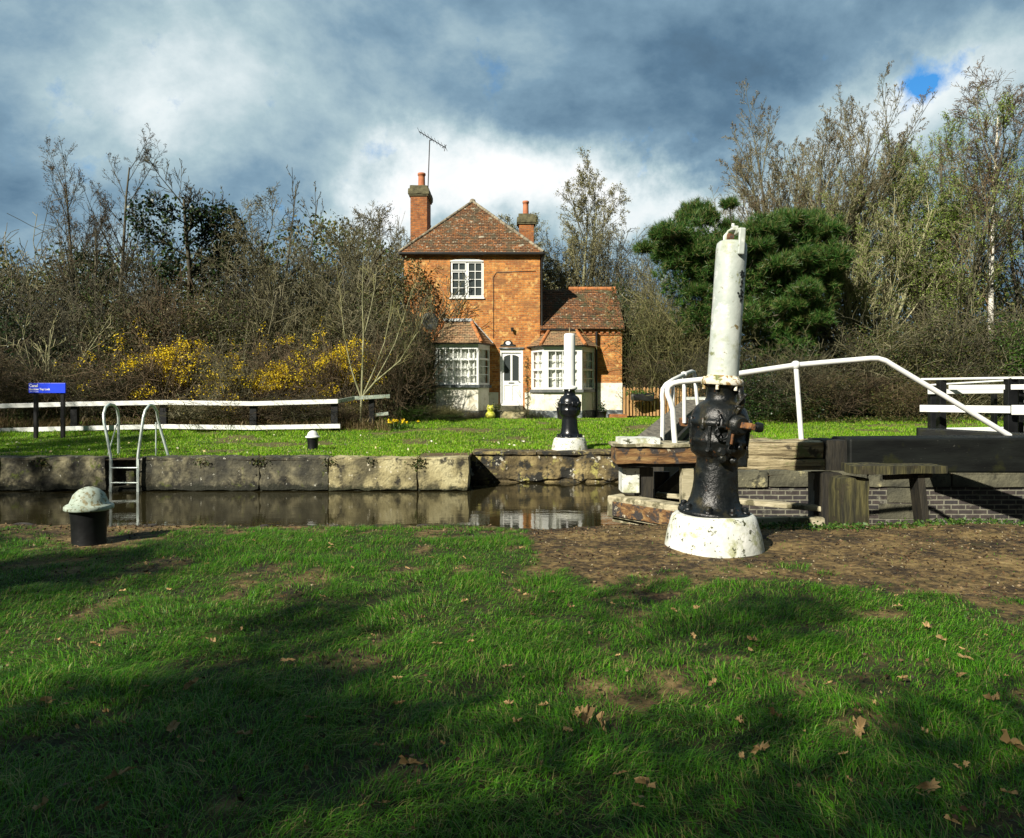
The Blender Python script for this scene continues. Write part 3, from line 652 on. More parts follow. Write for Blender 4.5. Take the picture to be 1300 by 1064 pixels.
# ================================================================== CANAL WALLS
w = thing('lock_wall', 'long grey stone canal wall with coping blocks left of the step', 'wall', (-6, 15.5, -.68))
b = MB(); b.box((-60, 15.36, -2), (-.94, 15.9, -.60)); b.build('footing', 'stone', w)
edges = [(-60, -30, 0), (-30, -16, 0), (-16, -12.2, 0), (-12.19, -10.6, 0), (-10.595, -9.76, 0), (-9.755, -8.42, 0), (-7.70, -5.235, 0), (-5.23, -3.795, 0), (-3.79, -1.96, 2), (-1.94, -.90, 2)]
for i, (a, c, k) in enumerate(edges):
    b = MB(); b.rbox((a, 15.3, -.66), (c, 15.78, .015+.01*(i % 2)), .09 if c > -13 else 1.0, .022, .022, 40+i)
    o = b.build('stone_block', 'stone_pale' if k == 2 else 'stone', w)
    if k == 2: o['label'] = 'pale yellowish coping block with dark lichen patches'
for q_, (x, n_, h_) in enumerate([(-5.23, 90, .10), (-3.79, 60, .08), (-1.95, 120, .14), (-9.75, 80, .1), (-6.4, 50, .07), (-2.9, 40, .06)]):
    C = rng.normal(size=(n_, 3))*np.array([.09, .03, .05])+np.array([x, 15.27, -.02]); C[:, 2] -= h_*rng.random(n_)
    v = Veg(); v.leaves(C, .05, rng, 0, .6); tag(put('wall_weeds', v.mesh('wall_weeds', ['hedge_leaf'])), 'small weeds and moss hanging over the canal coping', 'weeds', None, 'stuff')
# recess behind the ladder
b = MB(); b.rbox((-8.5, 15.62, -.66), (-7.6, 15.9, -.02), .1, .012, .02, 60); b.build('stone_block', 'stone', w)['label'] = 'recessed block behind the ladder'
b = MB(); b.rbox((-8.42, 15.40, -.75), (-8.30, 15.66, -.0), .1, .01, .02, 61); b.rbox((-7.82, 15.42, -.75), (-7.72, 15.66, -.0), .1, .01, .02, 62); b.build('quoin', 'stone', w)

w = thing('lock_wall', 'mossy rubble wall set back behind the pale blocks below the far paddle gear', 'wall', (0, 16.8, -.68))
b = MB(); b.rbox((-.95, 16.72, -.62), (2.6, 17.2, -.005), .07, .04, .05, 71); b.build('rubble_face', 'stone_wall', w)
b = MB(); b.rbox((-.95, 16.78, -1.6), (2.6, 17.2, -.58), .15, .02, .03, 72); b.build('footing', 'stone_wall', w)
b = MB(); b.rbox((-.9, 16.66, -.05), (.55, 17.15, .03), .08, .012, .03, 73); b.rbox((.57, 16.66, -.05), (2.62, 17.15, .025), .08, .012, .03, 74); b.build('coping', 'stone_wall', w)

w = thing('lock_wall', 'dark brick lock chamber wall with stone coping seen beneath the beam', 'wall', (6, 11.6, -.68))
b = MB()
b.box((3.4, 11.55, -2), (30, 12.0, -.11))
# wing wall running back to the far paddle gear
b.prism([(3.4, 11.56), (3.75, 11.9), (2.95, 16.8), (2.5, 16.8)], -2, -.11)
b.build('brickwork', 'blue_brick', w)
x = 3.38; k = 0
for L_ in [.62, 1.55, 1.3, 1.25, 1.5, 1.5, 1.5, 1.6, 1.6, 1.6, 1.7]:
    b = MB(); b.rbox((x, 11.50, -.108), (x+L_-.012, 12.1, .16), .12, .008, .03, 80+k); b.build('coping_stone', 'coping_grey', w); x += L_; k += 1
b = MB(); b.prism([(3.36, 11.5), (3.9, 11.9), (3.1, 16.9), (2.46, 16.9)], -.108, .02); b.build('coping', 'stone_wall', w, bevel=.02)
# pale stone quoins let into the brickwork
for q, (z0, z1, xa, xb) in enumerate([(-.60, -.36, 5.72, 6.42), (-.355, -.11, 5.85, 6.42)]):
    b = MB(); b.rbox((xa, 11.535, z0), (xb, 11.7, z1), .12, .006, .02, 95+q); o = b.build('quoin', 'coping_grey', w)
# stones along the near water edge
rr = random.Random(4)
for i in range(26):
    x = -6.3+i*.44+rr.uniform(-.1, .1); s_ = rr.uniform(.05, .15)
    if x > 4.8: break
    e = float(near_edge(x))
    b = MB(); z = -.10; b.rbox((x-s_, e-.06, z-.08), (x+s_, e+.10, z+rr.uniform(.0, .05)), .05, .02, .03, 200+i)
    tag(b.build('edge_stone', 'mud_stone', origin=(x, e, z)), 'wet brown stone half buried at the near water edge', 'stone', 'wet stones along the near water edge')

# ================================================================== PADDLE GEAR (candlestick)
def paddle_gear(label, loc, rz, lean, iron, tube, flange, fancy):
    t = thing('paddle_gear', label, 'paddle gear', loc, 'white topped paddle gears of the lock', rz)
    def bd(b, n, m, **k): return b.build(n, m, k.pop('parent', t), world=False, **k)
    b = MB(); b.lathe([(.435, -.05), (.432, .02), (.415, .12), (.385, .24), (.368, .285), (.345, .305), (.30, .31), (.01, .312)], n=56)
    # worn unevenness
    b.v = [(x*(1+.02*(float(vnoise(x*6+9, y*6+z*5, 3))-.5)), y*(1+.02*(float(vnoise(x*6+4, y*6+z*7, 5))-.5)), z+.012*(float(vnoise(x*5, y*5, 6))-.5)) for x, y, z in b.v]
    bd(b, 'concrete_base', 'white_old')
    prof = [(.315, .305), (.318, .325), (.305, .335), (.275, .345), (.24, .38), (.215, .44), (.200, .52), (.192, .62), (.182, .74), (.180, .80), (.200, .82), (.232, .845), (.246, .88), (.246, .93), (.258, .94), (.258, .975), (.250, .985), (.254, 1.05), (.256, 1.09), (.276, 1.10), (.276, 1.135), (.256, 1.145), (.248, 1.19), (.225, 1.25), (.185, 1.29), (.145, 1.315), (.135, 1.34), (.132, 1.43), (.15, 1.445), (.15, 1.47)]
    b = MB(); b.lathe(prof, n=48); col = bd(b, 'iron_column', iron)
    # ribs
    for k in range(8):
        a = k*math.pi/4+.2; c, s_ = math.cos(a), math.sin(a)
        b = MB(); b.bar((c*.25, s_*.25, .90), (c*.262, s_*.262, 1.09), .028, .03); bd(b, 'rib', iron, parent=col, bevel=.004)
    for k in range(8):                                               # foot bolts
        a = k*math.pi/4+.35; x, y = .272*math.cos(a), .272*math.sin(a)
        b = MB(); b.lathe([(.045, .335), (.045, .352), (.030, .353), (.030, .385), (.018, .392)], (x, y, 0), 6); bd(b, 'bolt', iron)
    for k in range(10):                                              # bolts of the mid flange
        a = k*math.pi/5+.1; x, y = .262*math.cos(a), .262*math.sin(a)
        b = MB(); b.lathe([(.020, 1.06), (.022, 1.075), (.022, 1.155), (.012, 1.165)], (x, y, 0), 6); bd(b, 'bolt', iron)
    # tube, leaning
    R_ = Matrix.Rotation(lean, 4, 'Y') if lean else Matrix.Identity(4)
    b = MB(); b.lathe([(.182, 0), (.186, .008), (.186, .042), (.178, .05), (.150, .062), (.140, .085)], (0, 0, 1.46), 40, mat=R_); bd(b, 'flange', flange)
    for k in range(6):
        a = k*math.pi/3; p = R_ @ Vector((.162*math.cos(a), .162*math.sin(a), .045))
        b = MB(); b.lathe([(.016, -.09), (.016, .02), (.008, .026)], p+Vector((0, 0, 1.46)), 6, mat=R_); bd(b, 'bolt', flange)
    H = 1.29 if fancy else 1.33
    pr = [(.138, .06), (.136, .3), (.135, .8), (.136, H-.06), (.130, H-.02), (.112, H), (.03, H+.008)]
    b = MB(); b.lathe(pr, (0, 0, 1.46), 48, mat=R_); tb = bd(b, 'tube', tube)
    if fancy:
        # chip scars and weld runs on the tube
        b = MB(); rr_ = random.Random(5)
        for k in range(34):
            z = rr_.uniform(.75, 1.02); a = -.95+rr_.gauss(0, .16); r0 = .1365
            p = R_ @ Vector((r0*math.cos(a), r0*math.sin(a), z)); s2 = rr_.uniform(.004, .011)
            b.rbox(p+Vector((-s2, -s2*.6, 1.46-s2)), p+Vector((s2, s2*.6, 1.46+s2*rr_.uniform(.6, 2))), .01, .003, .003, k)
        bd(b, 'scar', 'iron', parent=tb)
        top = R_ @ Vector((0, 0, H)); top = top+Vector((0, 0, 1.46))
        # top bracket: a hooped lug and a flat strap over the front
        b = MB(); pts = [(-.055, -.01, -.01), (-.062, -.012, .05), (-.045, -.015, .092), (-.005, -.018, .118), (.02, -.02, .135)]
        b.tube([top+Vector(p) for p in pts], .012, 8)
        b.tube([top+Vector(p) for p in [(-.055, .05, -.01), (-.06, .05, .06), (-.03, .04, .10), (.02, .02, .125)]], .011, 8)
        b.box(top+Vector((-.012, -.05, .10)), top+Vector((.035, .04, .14)))
        b.tube([top+Vector((-.005, -.01, .135)), top+Vector((-.002, -.01, .165))], .016, 8)
        bd(b, 'lug', 'white_tube', bevel=.004)
        b = MB(); b.box(top+Vector((.012, -.165, -.135)), top+Vector((.070, -.135, .10))); b.box(top+Vector((.012, -.135, .06)), top+Vector((.07, .0, .105)))
        bd(b, 'strap', 'white_tube', bevel=.01)
        b = MB(); b.tube([top+Vector((-.03, -.02, -.005)), top+Vector((-.03, -.02, .07))], .022, 8); b.tube([top+Vector((-.055, -.03, .035)), top+Vector((.0, -.03, .035))], .026, 10); bd(b, 'pin', 'rust')
        # square spindle in its boss, pointing at the towpath
        d = Vector((.34, -.94, .0)).normalized(); o_ = Vector((0, 0, 1.115))
        b = MB(); b.tube([o_+d*.16, o_+d*.30, o_+d*.305, o_+d*.335], [.10, .085, .070, .066], 24)
        b.tube([o_+d*.24, o_+d*.26], [.108, .108], 24); bd(b, 'boss', iron)
        b = MB(); b.bar(o_+d*.33, o_+d*.47, .052, .052, up=(.25, .1, 1)); bd(b, 'spindle', 'rust', bevel=.005)
        b = MB(); b.bar(o_+d*.20+Vector((.0, 0, .05)), o_+d*.24+Vector((.01, 0, .17)), .09, .03); b.bar(o_+d*.24+Vector((-.015, 0, .07)), o_+d*.27+Vector((-.0, 0, .15)), .04, .03); bd(b, 'lug', iron, bevel=.008)
        # pawl and ring
        b = MB(); c = o_+Vector((-.06, -.30, -.075))
        b.tube([c+Vector((.058*math.cos(k*math.pi/9), -.0, .055*math.sin(k*math.pi/9))) for k in range(3, 19)], .010, 8)
        b.bar(c+Vector((.07, -.01, .03)), c+Vector((.055, -.02, -.10)), .035, .02); bd(b, 'pawl', iron)
        b = MB(); b.bar(c+Vector((.085, -.03, .0)), c+Vector((.075, -.035, -.09)), .022, .018); bd(b, 'catch', 'rust', bevel=.004)
        b = MB(); cp = [o_+Vector((-.10+.013*math.sin(k*1.1), -.285-.004*k, .12-.028*k)) for k in range(9)]
        for k in range(8): b.tube([cp[k]+Vector((.007*(k % 2), 0, 0)), cp[k+1]-Vector((.007*(k % 2), 0, 0))], .0075, 6)
        bd(b, 'chain', iron)
        # side bolt
        b = MB(); b.tube([(.22, -.06, 1.11), (.31, -.085, 1.11)], .022, 10); b.lathe([(.042, -.03), (.045, 0), (.042, .03)], (.325, -.09, 1.105), 8, mat=Matrix.Rotation(1.57, 4, 'Y')); bd(b, 'side_bolt', iron)
        # lower drain boss and bolts
        for (x, y, z, r0) in [(-.03, -.235, .87, .035), (.05, -.25, .90, .030), (.115, -.225, .92, .03), (-.02, -.25, .815, .028), (.09, -.19, .80, .022), (-.14, -.21, .88, .022)]:
            n_ = Vector((x, y, 0)).normalized()
            b = MB(); b.tube([Vector((x, y, z))-n_*.05, Vector((x, y, z))+n_*.01, Vector((x, y, z))+n_*.012, Vector((x, y, z))+n_*.035], [r0*1.4, r0*1.4, r0*.8, r0*.75], 6); bd(b, 'bolt', iron)
        # pipe stub under the flange on the right
        b = MB(); b.tube([(.12, -.10, 1.24), (.15, -.12, 1.33), (.125, -.09, 1.44)], [.05, .032, .038], 12); b.bar((.09, -.14, 1.27), (.16, -.19, 1.39), .03, .02); bd(b, 'pipe', iron)
        # fillets spreading at the foot
        b = MB(); b.box((-.30, -.12, .30), (-.20, .0, .335)); bd(b, 'foot_lug', iron, bevel=.01)
    else:
        b = MB(); b.tube([(0, 0, 1.46+H), (0, 0, 1.46+H+.15)], .014, 8); bd(b, 'rod', 'wood_pale')
        b = MB(); b.tube([(.0, -.2, 1.115), (.0, -.33, 1.115)], [.07, .055], 16); bd(b, 'boss', iron)
    return t
pg = paddle_gear('tall white topped black iron paddle gear leaning slightly on the near bank', (1.815, 6.66, zn1(1.8, 6.65)-.01), 0, 0, 'iron', 'white_tube', 'flange', True)
Mg = Matrix.Translation((0, 0, .31)) @ Matrix.Rotation(math.radians(3.9), 4, 'Y') @ Matrix.Translation((0, 0, -.31))
for ch in pg.children:
    if ch.name.startswith('concrete'): continue
    for c_ in [ch]+list(ch.children): c_.data.transform(Mg)
paddle_gear('upright white topped black iron paddle gear on the far bank before the cottage', (1.38, 17.72, zf1(1.38, 17.7)-.02), .4, 0, 'iron_far', 'white', 'white', False)

# ================================================================== MOORING BOLLARDS
def bollard(label, loc, cap):
    t = thing('mooring_bollard', label, 'bollard', loc, 'white capped mooring bollards')
    b = MB(); b.lathe([(.165, -.05), (.155, .02), (.142, .10), (.15, .30), (.165, .40), (.17, .42)], n=32); b.build('post', 'black', t, world=False)
    b = MB(); b.lathe([(.16, .385), (.20, .39), (.206, .40), (.206, .425), (.196, .435), (.165, .445), (.155, .47), (.13, .53), (.085, .575), (.035, .595), (.004, .60)], n=40)
    b.v = [(x, y, z+.006*(float(vnoise(x*14, y*14, 2))-.5)) for x, y, z in b.v]
    b.build('cap', cap, t, world=False); return t
bollard('green stained white capped bollard on the near bank', (PX(113, 6.8), 6.8, zn1(PX(113, 6.8), 6.8)-.08), 'green_white')
bollard('small clean white capped bollard on the far bank', (PX(397, 17.3), 17.3, -.02), 'white').scale = (.82, .82, .82)
b = MB(); b.rbox((PX(397, 17.3)-.42, 16.75, -.04), (PX(397, 17.3)+.55, 17.6, .012), .12, .01, .02, 301)
tag(b.build('stone_slab', 'coping_grey', origin=(PX(397, 17.3), 17.2, 0)), 'flat stone slab under the far bollard', 'slab')

# ================================================================== LADDER
t = thing('steel_ladder', 'pale steel ladder with tall hoop handrails on the canal wall', 'ladder', (-7.95, 15.3, 0))
def lad(px0, pts, feet):
    b = MB(); b.tube([at(p[0], p[1], p[2]) for p in pts], .028, 10); b.build('handrail', 'galv', t)
    b = MB()
    for f in feet: b.tube([at(*f[0]), at(*f[1])], .014, 8)
    b.tube([at(*feet[0][1]), at(*feet[-1][1])], .012, 8); b.build('brace', 'galv', t)
lad(0, [(141, 640, 15.22), (141, 584, 15.22), (140, 577, 15.22), (136, 555, 15.24), (132, 536, 15.26), (131.5, 526, 15.3), (134, 517, 15.38), (139, 513, 15.5), (145, 514.5, 15.7), (149, 520, 15.9), (150.5, 530, 16.0), (150.5, 552, 16.0), (150.5, 578, 16.0)], [((148.5, 538, 15.97), (136, 581, 15.9)), ((150, 560, 16.0), (150.5, 580, 16.0))])
lad(0, [(175, 640, 15.22), (175, 584, 15.22), (175.5, 577, 15.22), (178.5, 555, 15.24), (182, 530, 15.26), (184.5, 521, 15.32), (190, 514, 15.42), (195, 515, 15.6), (199, 522, 15.8), (200.5, 532, 15.95), (203, 542, 16.0), (214, 580, 16.0)], [((198, 536, 15.95), (198, 580, 15.95)), ((208, 560, 16.0), (214, 580, 16.0))])
for px in (140.5, 175):
    b = MB(); b.bar(at(px, 583, 15.2), at(px, 583, 15.2)+Vector((0, 0, -1.4)), .05, .02, up=(0, 1, 0)); b.build('stile', 'galv', t)
for py in (594, 613, 633):
    b = MB(); b.tube([at(141, py, 15.2), at(175, py, 15.2)], .016, 8); b.build('rung', 'galv', t)

# ================================================================== LOCK GATES, BEAM, HANDRAILS
g = thing('lock_gate', 'near lock gate leaf with weathered timber rail and black balance beam', 'lock gate', (3.3, 8.95, -.68))
bm = MB()     # rusty left timber of the top rail
bm.rbox((PX(779, 8.8), 8.62, PZ(589, 8.62)), (PX(893, 8.8)+.03, 9.12, PZ(569, 8.62)), .07, .010, .012, 401)
bm.build('top_rail', 'wood_rust', g)
b = MB(); b.rbox((PX(777, 8.8), 8.60, PZ(566.5, 8.6)-.012), (PX(893, 8.8)+.03, 9.16, PZ(564, 8.6)+.004), .08, .008, .008, 402); b.build('capping_board', 'wood_top', g)
b = MB(); b.box((PX(781, 8.8), 8.68, PZ(594, 8.6)), (PX(900, 8.8), 9.05, PZ(590, 8.6))); b.build('rail_packing', 'wood_dark', g, bevel=.005)
b = MB(); x0 = PX(893, 8.8)+.035; x1 = PX(1042, 8.7)
b.rbox((x0, 8.6, PZ(581.5, 8.6)), (x1, 9.1, PZ(560.5, 8.6)), .06, .016, .02, 403); b.build('top_rail', 'wood_pale', g)['label'] = 'bleached and cracked upper timber'
b = MB(); b.rbox((x0+.02, 8.585, PZ(597, 8.6)), (x1+.04, 9.08, PZ(582.5, 8.6)), .06, .016, .025, 404); b.build('top_rail', 'wood_pale', g)['label'] = 'bleached lower timber with a knot'
b = MB(); b.rbox((x1+.0, 8.56, PZ(598, 8.6)), (PX(1078, 8.6), 9.1, PZ(558.5, 8.6)), .06, .010, .015, 405); b.build('shaded_rail_end', 'wood_dark', g)  # dark timber colour paints in the shadow on this end of the rail
b = MB(); b.box((PX(930, 8.55), 8.555, PZ(592, 8.55)), (PX(948, 8.55), 8.60, PZ(567, 8.55))); b.build('strap_plate', 'iron', g, bevel=.004)
b = MB(); X0 = PX(1078.5, 8.5); b.v = []
for (x, z0, z1) in ((X0, PZ(600, 8.5), PZ(557, 8.5)), (X0+2.6, PZ(601, 8.5), PZ(555, 8.5)), (X0+4.6, PZ(602, 8.5), PZ(553, 8.5))):
    b.v += [(x, 8.5, z0), (x, 9.0, z0), (x, 9.0, z1), (x, 8.5, z1)]
b.f = [(3, 2, 1, 0), (8, 9, 10, 11)]+[(k*4+i, k*4+(i+1) % 4, k*4+4+(i+1) % 4, k*4+4+i) for k in (0, 1) for i in range(4)]; b.m = [0]*len(b.f)
b.build('balance_beam', 'beam_black', g, bevel=.025)
b = MB(); b.rbox((PX(788, 8.6), 8.62, PZ(567, 8.6)+.01), (PX(833, 8.9), 9.10, PZ(558.5, 8.9)+.035), .08, .006, .012, 406); b.build('white_cap', 'white_old', g)
b = MB(); b.box((PX(790, 8.8), 8.80, PZ(626, 8.8)), (PX(812, 8.8), 9.10, PZ(594, 8.8)-.003)); b.build('mitre_post', 'white_old', g, bevel=.008)['label'] = 'white painted mitre post with peeling edges'
b = MB(); b.box((PX(812, 8.8)+.002, 8.84, -.7), (PX(830, 8.8), 9.1, PZ(594, 8.8)-.003)); b.build('mitre_post', 'wood_dark', g)
for k, (xa, za, xb, zb) in enumerate([(838, 625, 866, 600), (846, 628, 880, 606), (852, 632, 892, 612)]):
    b = MB(); b.bar(at(xa, za, 9.25), at(xb, zb, 9.2+.02*k), .05, .11); b.build('brace', 'walk' if k == 1 else 'wood_dark', g)
b = MB(); b.box((PX(831, 8.9), 9.3, -1.2), (PX(1040, 9.2), 9.38, PZ(596, 9.1))); b.f = b.f
b = MB()
for k in range(3): b.box((PX(831, 9.3)+k*.21, 9.30, -1.2), (PX(831, 9.3)+k*.21+.19, 9.36, PZ(599, 9.3)-.05*(k % 2)))
b.build('gate_plank', 'wood_dark', g)
b = MB(); b.box((PX(866, 8.7), 8.7, PZ(660, 8.7)), (PX(881, 8.7), 8.85, PZ(595, 8.7))); b.build('gate_post', 'wood_top', g, bevel=.006)
# low rubbing timber running out over the water
p0 = at(779, 641, 9.0); p1 = Vector((PX(872, 8.25), 8.25, -.01))
b = MB(); b.bar(p0, p1, .26, .26); b.v = [(x, y, z+.012*(float(vnoise(x*7, y*7+z*5, 3))-.5)) for x, y, z in b.v]; lt = b.build('rubbing_timber', 'wood_top', g, bevel=.02)
dd = (p1-p0).normalized(); sd = Vector((-dd.y, dd.x, 0)); sd = sd if sd.y < 0 else -sd
b = MB(); b.bar(p0+dd*.10+sd*.14+Vector((0, 0, -.015)), p1+sd*.14+Vector((0, 0, -.015)), .03, .17); b.build('timber_facing', 'wood_rust', lt, bevel=.006)
b = MB(); b.bar(p0+Vector((.05, 0, -.165)), p1+Vector((.2, -.1, -.165)), .22, .05); b.build('under_board', 'wood_top', lt, bevel=.006)
b = MB(); b.bar(Vector((PX(835, 9.2), 9.25, PZ(628, 9.2))), Vector((PX(1045, 8.6), 8.5, PZ(642, 8.6)-.02)), .16, .06); b.build('lower_rail', 'wood_top', g, bevel=.01)
# handrail of the near leaf
hp = [(857, 564, 8.8), (855.5, 545, 8.8), (854.7, 530, 8.8), (854, 520, 8.8), (851, 509, 8.8), (848, 502, 8.8), (847.3, 496, 8.8), (849, 490.5, 8.8), (854, 487, 8.8), (862, 485, 8.8), (892, 482, 8.8), (943, 473.7, 8.85), (1010, 463.7, 8.9), (1060, 459.2, 8.9), (1104, 455.4, 8.9), (1114, 455.2, 8.9), (1124, 458, 8.9), (1133, 463.5, 8.9), (1200, 503.5, 8.9), (1282, 553.5, 8.9)]
b = MB(); b.tube([at(*p) for p in hp], .033, 12)
b.build('handrail', 'white', g)
b = MB(); b.tube([at(1017.5, 560, 8.9), at(1010.5, 464, 8.9)], .030, 12); b.lathe([(.02, -.05), (.045, -.035), (.052, 0), (.045, .035), (.02, .05)], at(1010.3, 463.5, 8.9), 14); b.build('handrail_post', 'white', g)

g = thing('lock_gate', 'far lock gate leaf with grey walkway beam receding to the far bank', 'lock gate', (2.6, 12.5, -.68))
A = Vector((PX(822, 10.2), 10.2, PZ(556, 10.2)-.14)); B = Vector((PX(884, 16.5), 16.5, PZ(504, 16.5)-.17))
b = MB(); b.bar(A, B, .36, .28, w1=.46, h1=.32); b.build('balance_beam', 'walk', g, bevel=.015)
d = (B-A).normalized()
b = MB(); b.bar(B-d*.55, B+d*.02, .48, .34); b.build('white_end', 'white_old', g, bevel=.01)
sd = d.cross(Vector((0, 0, 1))).normalized()
b = MB(); b.bar(A+Vector((0, 0, -.36))+sd*.1, A+d*4.2+Vector((0, 0, -.50))+sd*.1, .24, .4); b.bar(A+sd*.30+Vector((0, 0, .0)), A+d*4.0+sd*.30+Vector((0, 0, .0)), .05, .10); b.build('gate_frame', 'wood_dark', g)
for k in range(5):
    q = A+d*(.35+.85*k)-sd*.26; b = MB(); b.bar(q+Vector((0, 0, -.05)), q+Vector((0, 0, -1.6)), .12, .5, up=d); b.build('gate_plank', 'wood_dark', g)
ha = [(840.5, 566, 10.3), (841, 545, 10.3), (841.2, 525, 10.3), (841.2, 510, 10.3), (840.6, 502, 10.3), (841.5, 494, 10.3), (845.5, 488, 10.35), (854, 482.5, 10.5), (868, 475.5, 11.3), (878, 471.5, 12.0), (881, 472, 12.1), (882, 478, 12.1), (885.5, 514, 12.2)]
b = MB(); b.tube([at(*p) for p in ha], .030, 10); b.build('handrail', 'white', g)
b = MB(); b.tube([at(868.6, 476, 11.3), at(868.8, 537, 11.3)], .03, 10); b.lathe([(.02, -.045), (.045, -.03), (.05, 0), (.045, .03), (.02, .045)], at(868.5, 475.5, 11.3), 12); b.build('handrail_post', 'white', g)
b = MB(); b.tube([at(854.3, 484, 10.5), at(854.5, 562, 10.5)], .026, 10); b.build('handrail_post', 'white', g)
b = MB(); b.rbox(at(864, 541, 11.3), at(873, 531, 11.3)+Vector((0, .12, 0)), .03, .01, .01, 410); b.build('post_socket', 'rust', g)

# timbers standing under the near beam
t = thing('timber_post', 'thick dark square timber post under the beam joint', 'post', (PX(1055, 8.3), 8.5, -.1))
b = MB(); b.rbox((PX(1043, 8.42), 8.42, -.2), (PX(1070, 8.42), 8.75, PZ(600, 8.5)), .1, .008, .02, 420); b.build('shaft', 'wood_dark', t)
b = MB(); c = at(1070, 611, 8.36)
b.tube([c+Vector((.062*math.cos(k*math.pi/10), 0, .062*math.sin(k*math.pi/10))) for k in range(-11, 2)], .007, 6, caps=False); b.build('iron_ring', 'galv', t)
t = thing('timber_post', 'short algae green timber stump right of the dark post', 'post', (PX(1088, 8.1), 8.2, -.05))
b = MB(); b.rbox((PX(1067, 8.12), 8.12, -.2), (PX(1105, 8.12), 8.5, PZ(607, 8.12)), .1, .012, .03, 421); b.build('shaft', 'wood_green', t)
b = MB(); b.rbox((PX(1034, 8.6), 8.62, -.6), (PX(1044, 8.6), 8.8, PZ(601, 8.6)), .15, .005, .01, 422)
tag(b.build('steel_plate', 'sill', origin=(PX(1039, 8.6), 8.7, -.3)), 'narrow grey plate standing left of the dark timber post', 'plate')
t = thing('plank_step', 'rough green timber plank step standing under the black balance beam', 'step', (PX(1140, 8.1), 8.2, -.05))
b = MB(); b.rbox((PX(1080, 8.1), 8.02, PZ(602, 8.02)), (PX(1198, 8.1), 8.36, PZ(590, 8.1)), .07, .012, .015, 423); b.build('plank', 'wood_green', t)
b = MB(); b.bar(Vector((PX(1171, 8.2), 8.2, -.12)), Vector((PX(1163, 8.2), 8.2, PZ(600, 8.1)-.02)), .075, .2, up=(0, 1, 0)); b.build('leg', 'wood_dark', t, bevel=.005)
b = MB(); b.bar(Vector((PX(1125, 8.2), 8.25, PZ(607, 8.2))), Vector((PX(1185, 8.2), 8.25, PZ(604, 8.2))), .06, .05); b.build('rail', 'wood_dark', t)
b = MB(); b.rbox((PX(945, 8.1), 8.0, -.12), (PX(1043, 8.1), 8.14, PZ(655, 8.1)), .07, .012, .04, 424)
tag(b.build('timber_log', 'wood_top', origin=(PX(990, 8.1), 8.05, -.05)), 'low bleached timber lying at the bank edge behind the paddle gear', 'log')
b = MB(); b.bar(at(1164, 549, 10.6), at(1310, 557, 10.0)+Vector((0, 0, 0)), .35, .13)
tag(b.build('footboard_beam', 'beam_black', origin=tuple(at(1230, 553, 10.2)), bevel=.01), 'black plank beam behind the balance beam at the right fence', 'beam')

# ================================================================== RAIL FENCES
def rail_fence(label, posts, rails, loc):
    t = thing('rail_fence', label, 'fence', loc, 'white railed fences with black posts')
    for (px, py0, py1, Y, wd) in posts:
        b = MB(); p = at(px, py0, Y); q = at(px, py1, Y); b.box((p.x-wd/2, p.y-.06, q.z), (p.x+wd/2, p.y+.06, p.z)); b.build('post', 'black', t, bevel=.008)
    for r in rails:
        pts = [at(*p[:3]) for p in r[0]]
        b = MB()
        for i in range(len(pts)-1): b.bar(pts[i], pts[i+1], r[1], r[2])
        b.build('rail', r[3] if len(r) > 3 else 'white', t, bevel=.006)
    return t
rail_fence('long low fence with two white rails along the left far bank', [(95, 513, 556, 21.6, .20), (-105, 513, 556, 21.6, .2), (208, 514, 555, 21.6, .20), (322, 514, 554, 21.6, .2), (425, 512, 553, 21.6, .2), (472, 506, 548, 22.2, .16), (-320, 513, 556, 21.6, .2)],
    [([(-500, 515.5, 21.4), (0, 515.5, 21.45), (95, 513, 21.45)], .04, .13), ([(95, 513, 21.45), (208, 511, 21.45)], .04, .13), ([(208, 511, 21.45), (322, 512.5, 21.45)], .04, .13), ([(322, 512.5, 21.45), (429, 509.5, 21.45)], .04, .13),
     ([(429, 509.5, 21.45), (450, 505.5, 21.9), (495, 503, 22.2)], .04, .11, 'green_white'),
     ([(-500, 546.5, 21.4), (0, 546.5, 21.45), (95, 544, 21.45)], .04, .13), ([(95, 544, 21.45), (208, 541.5, 21.45)], .04, .13), ([(208, 541.5, 21.45), (322, 543, 21.45)], .04, .13), ([(322, 543, 21.45), (432, 541, 21.45)], .04, .13), ([(474, 527, 22.2), (493, 525, 22.3)], .04, .1, 'green_white')], (-8, 21.6, .1))
rail_fence('near white railed fence with black posts at the far right', [(1195, 483, 556, 12.6, .115), (1283, 480, 556, 11.6, .155), (1294, 480, 556, 11.8, .08), (1420, 478, 560, 11.2, .15)],
    [([(1172, 481.5, 12.9), (1283, 479.8, 11.55), (1440, 479, 11)], .12, .035), ([(1168, 518.5, 12.5), (1283, 520, 11.5)], .035, .115), ([(1284, 520.5, 11.42), (1450, 521, 11)], .035, .15), ([(1205, 492, 12.55), (1283, 491.5, 11.55), (1450, 490, 11)], .035, .08)], (7.2, 12.4, 0))
rail_fence('second white railed fence crossing behind the right one', [(1183.5, 490, 548, 14.2, .12), (1262, 500, 552, 14.4, .0601)],
    [([(1178, 489, 14.4), (1285, 482.5, 12.9)], .1, .03), ([(1178, 497.5, 14.1), (1300, 496, 14.1), (1420, 494, 14.1)], .03, .09), ([(1200, 546.5, 14.1), (1420, 543, 14.1)], .03, .10), ([(1290, 510, 14.1), (1420, 509, 14.1)], .03, .05)], (8.2, 14.2, .1))

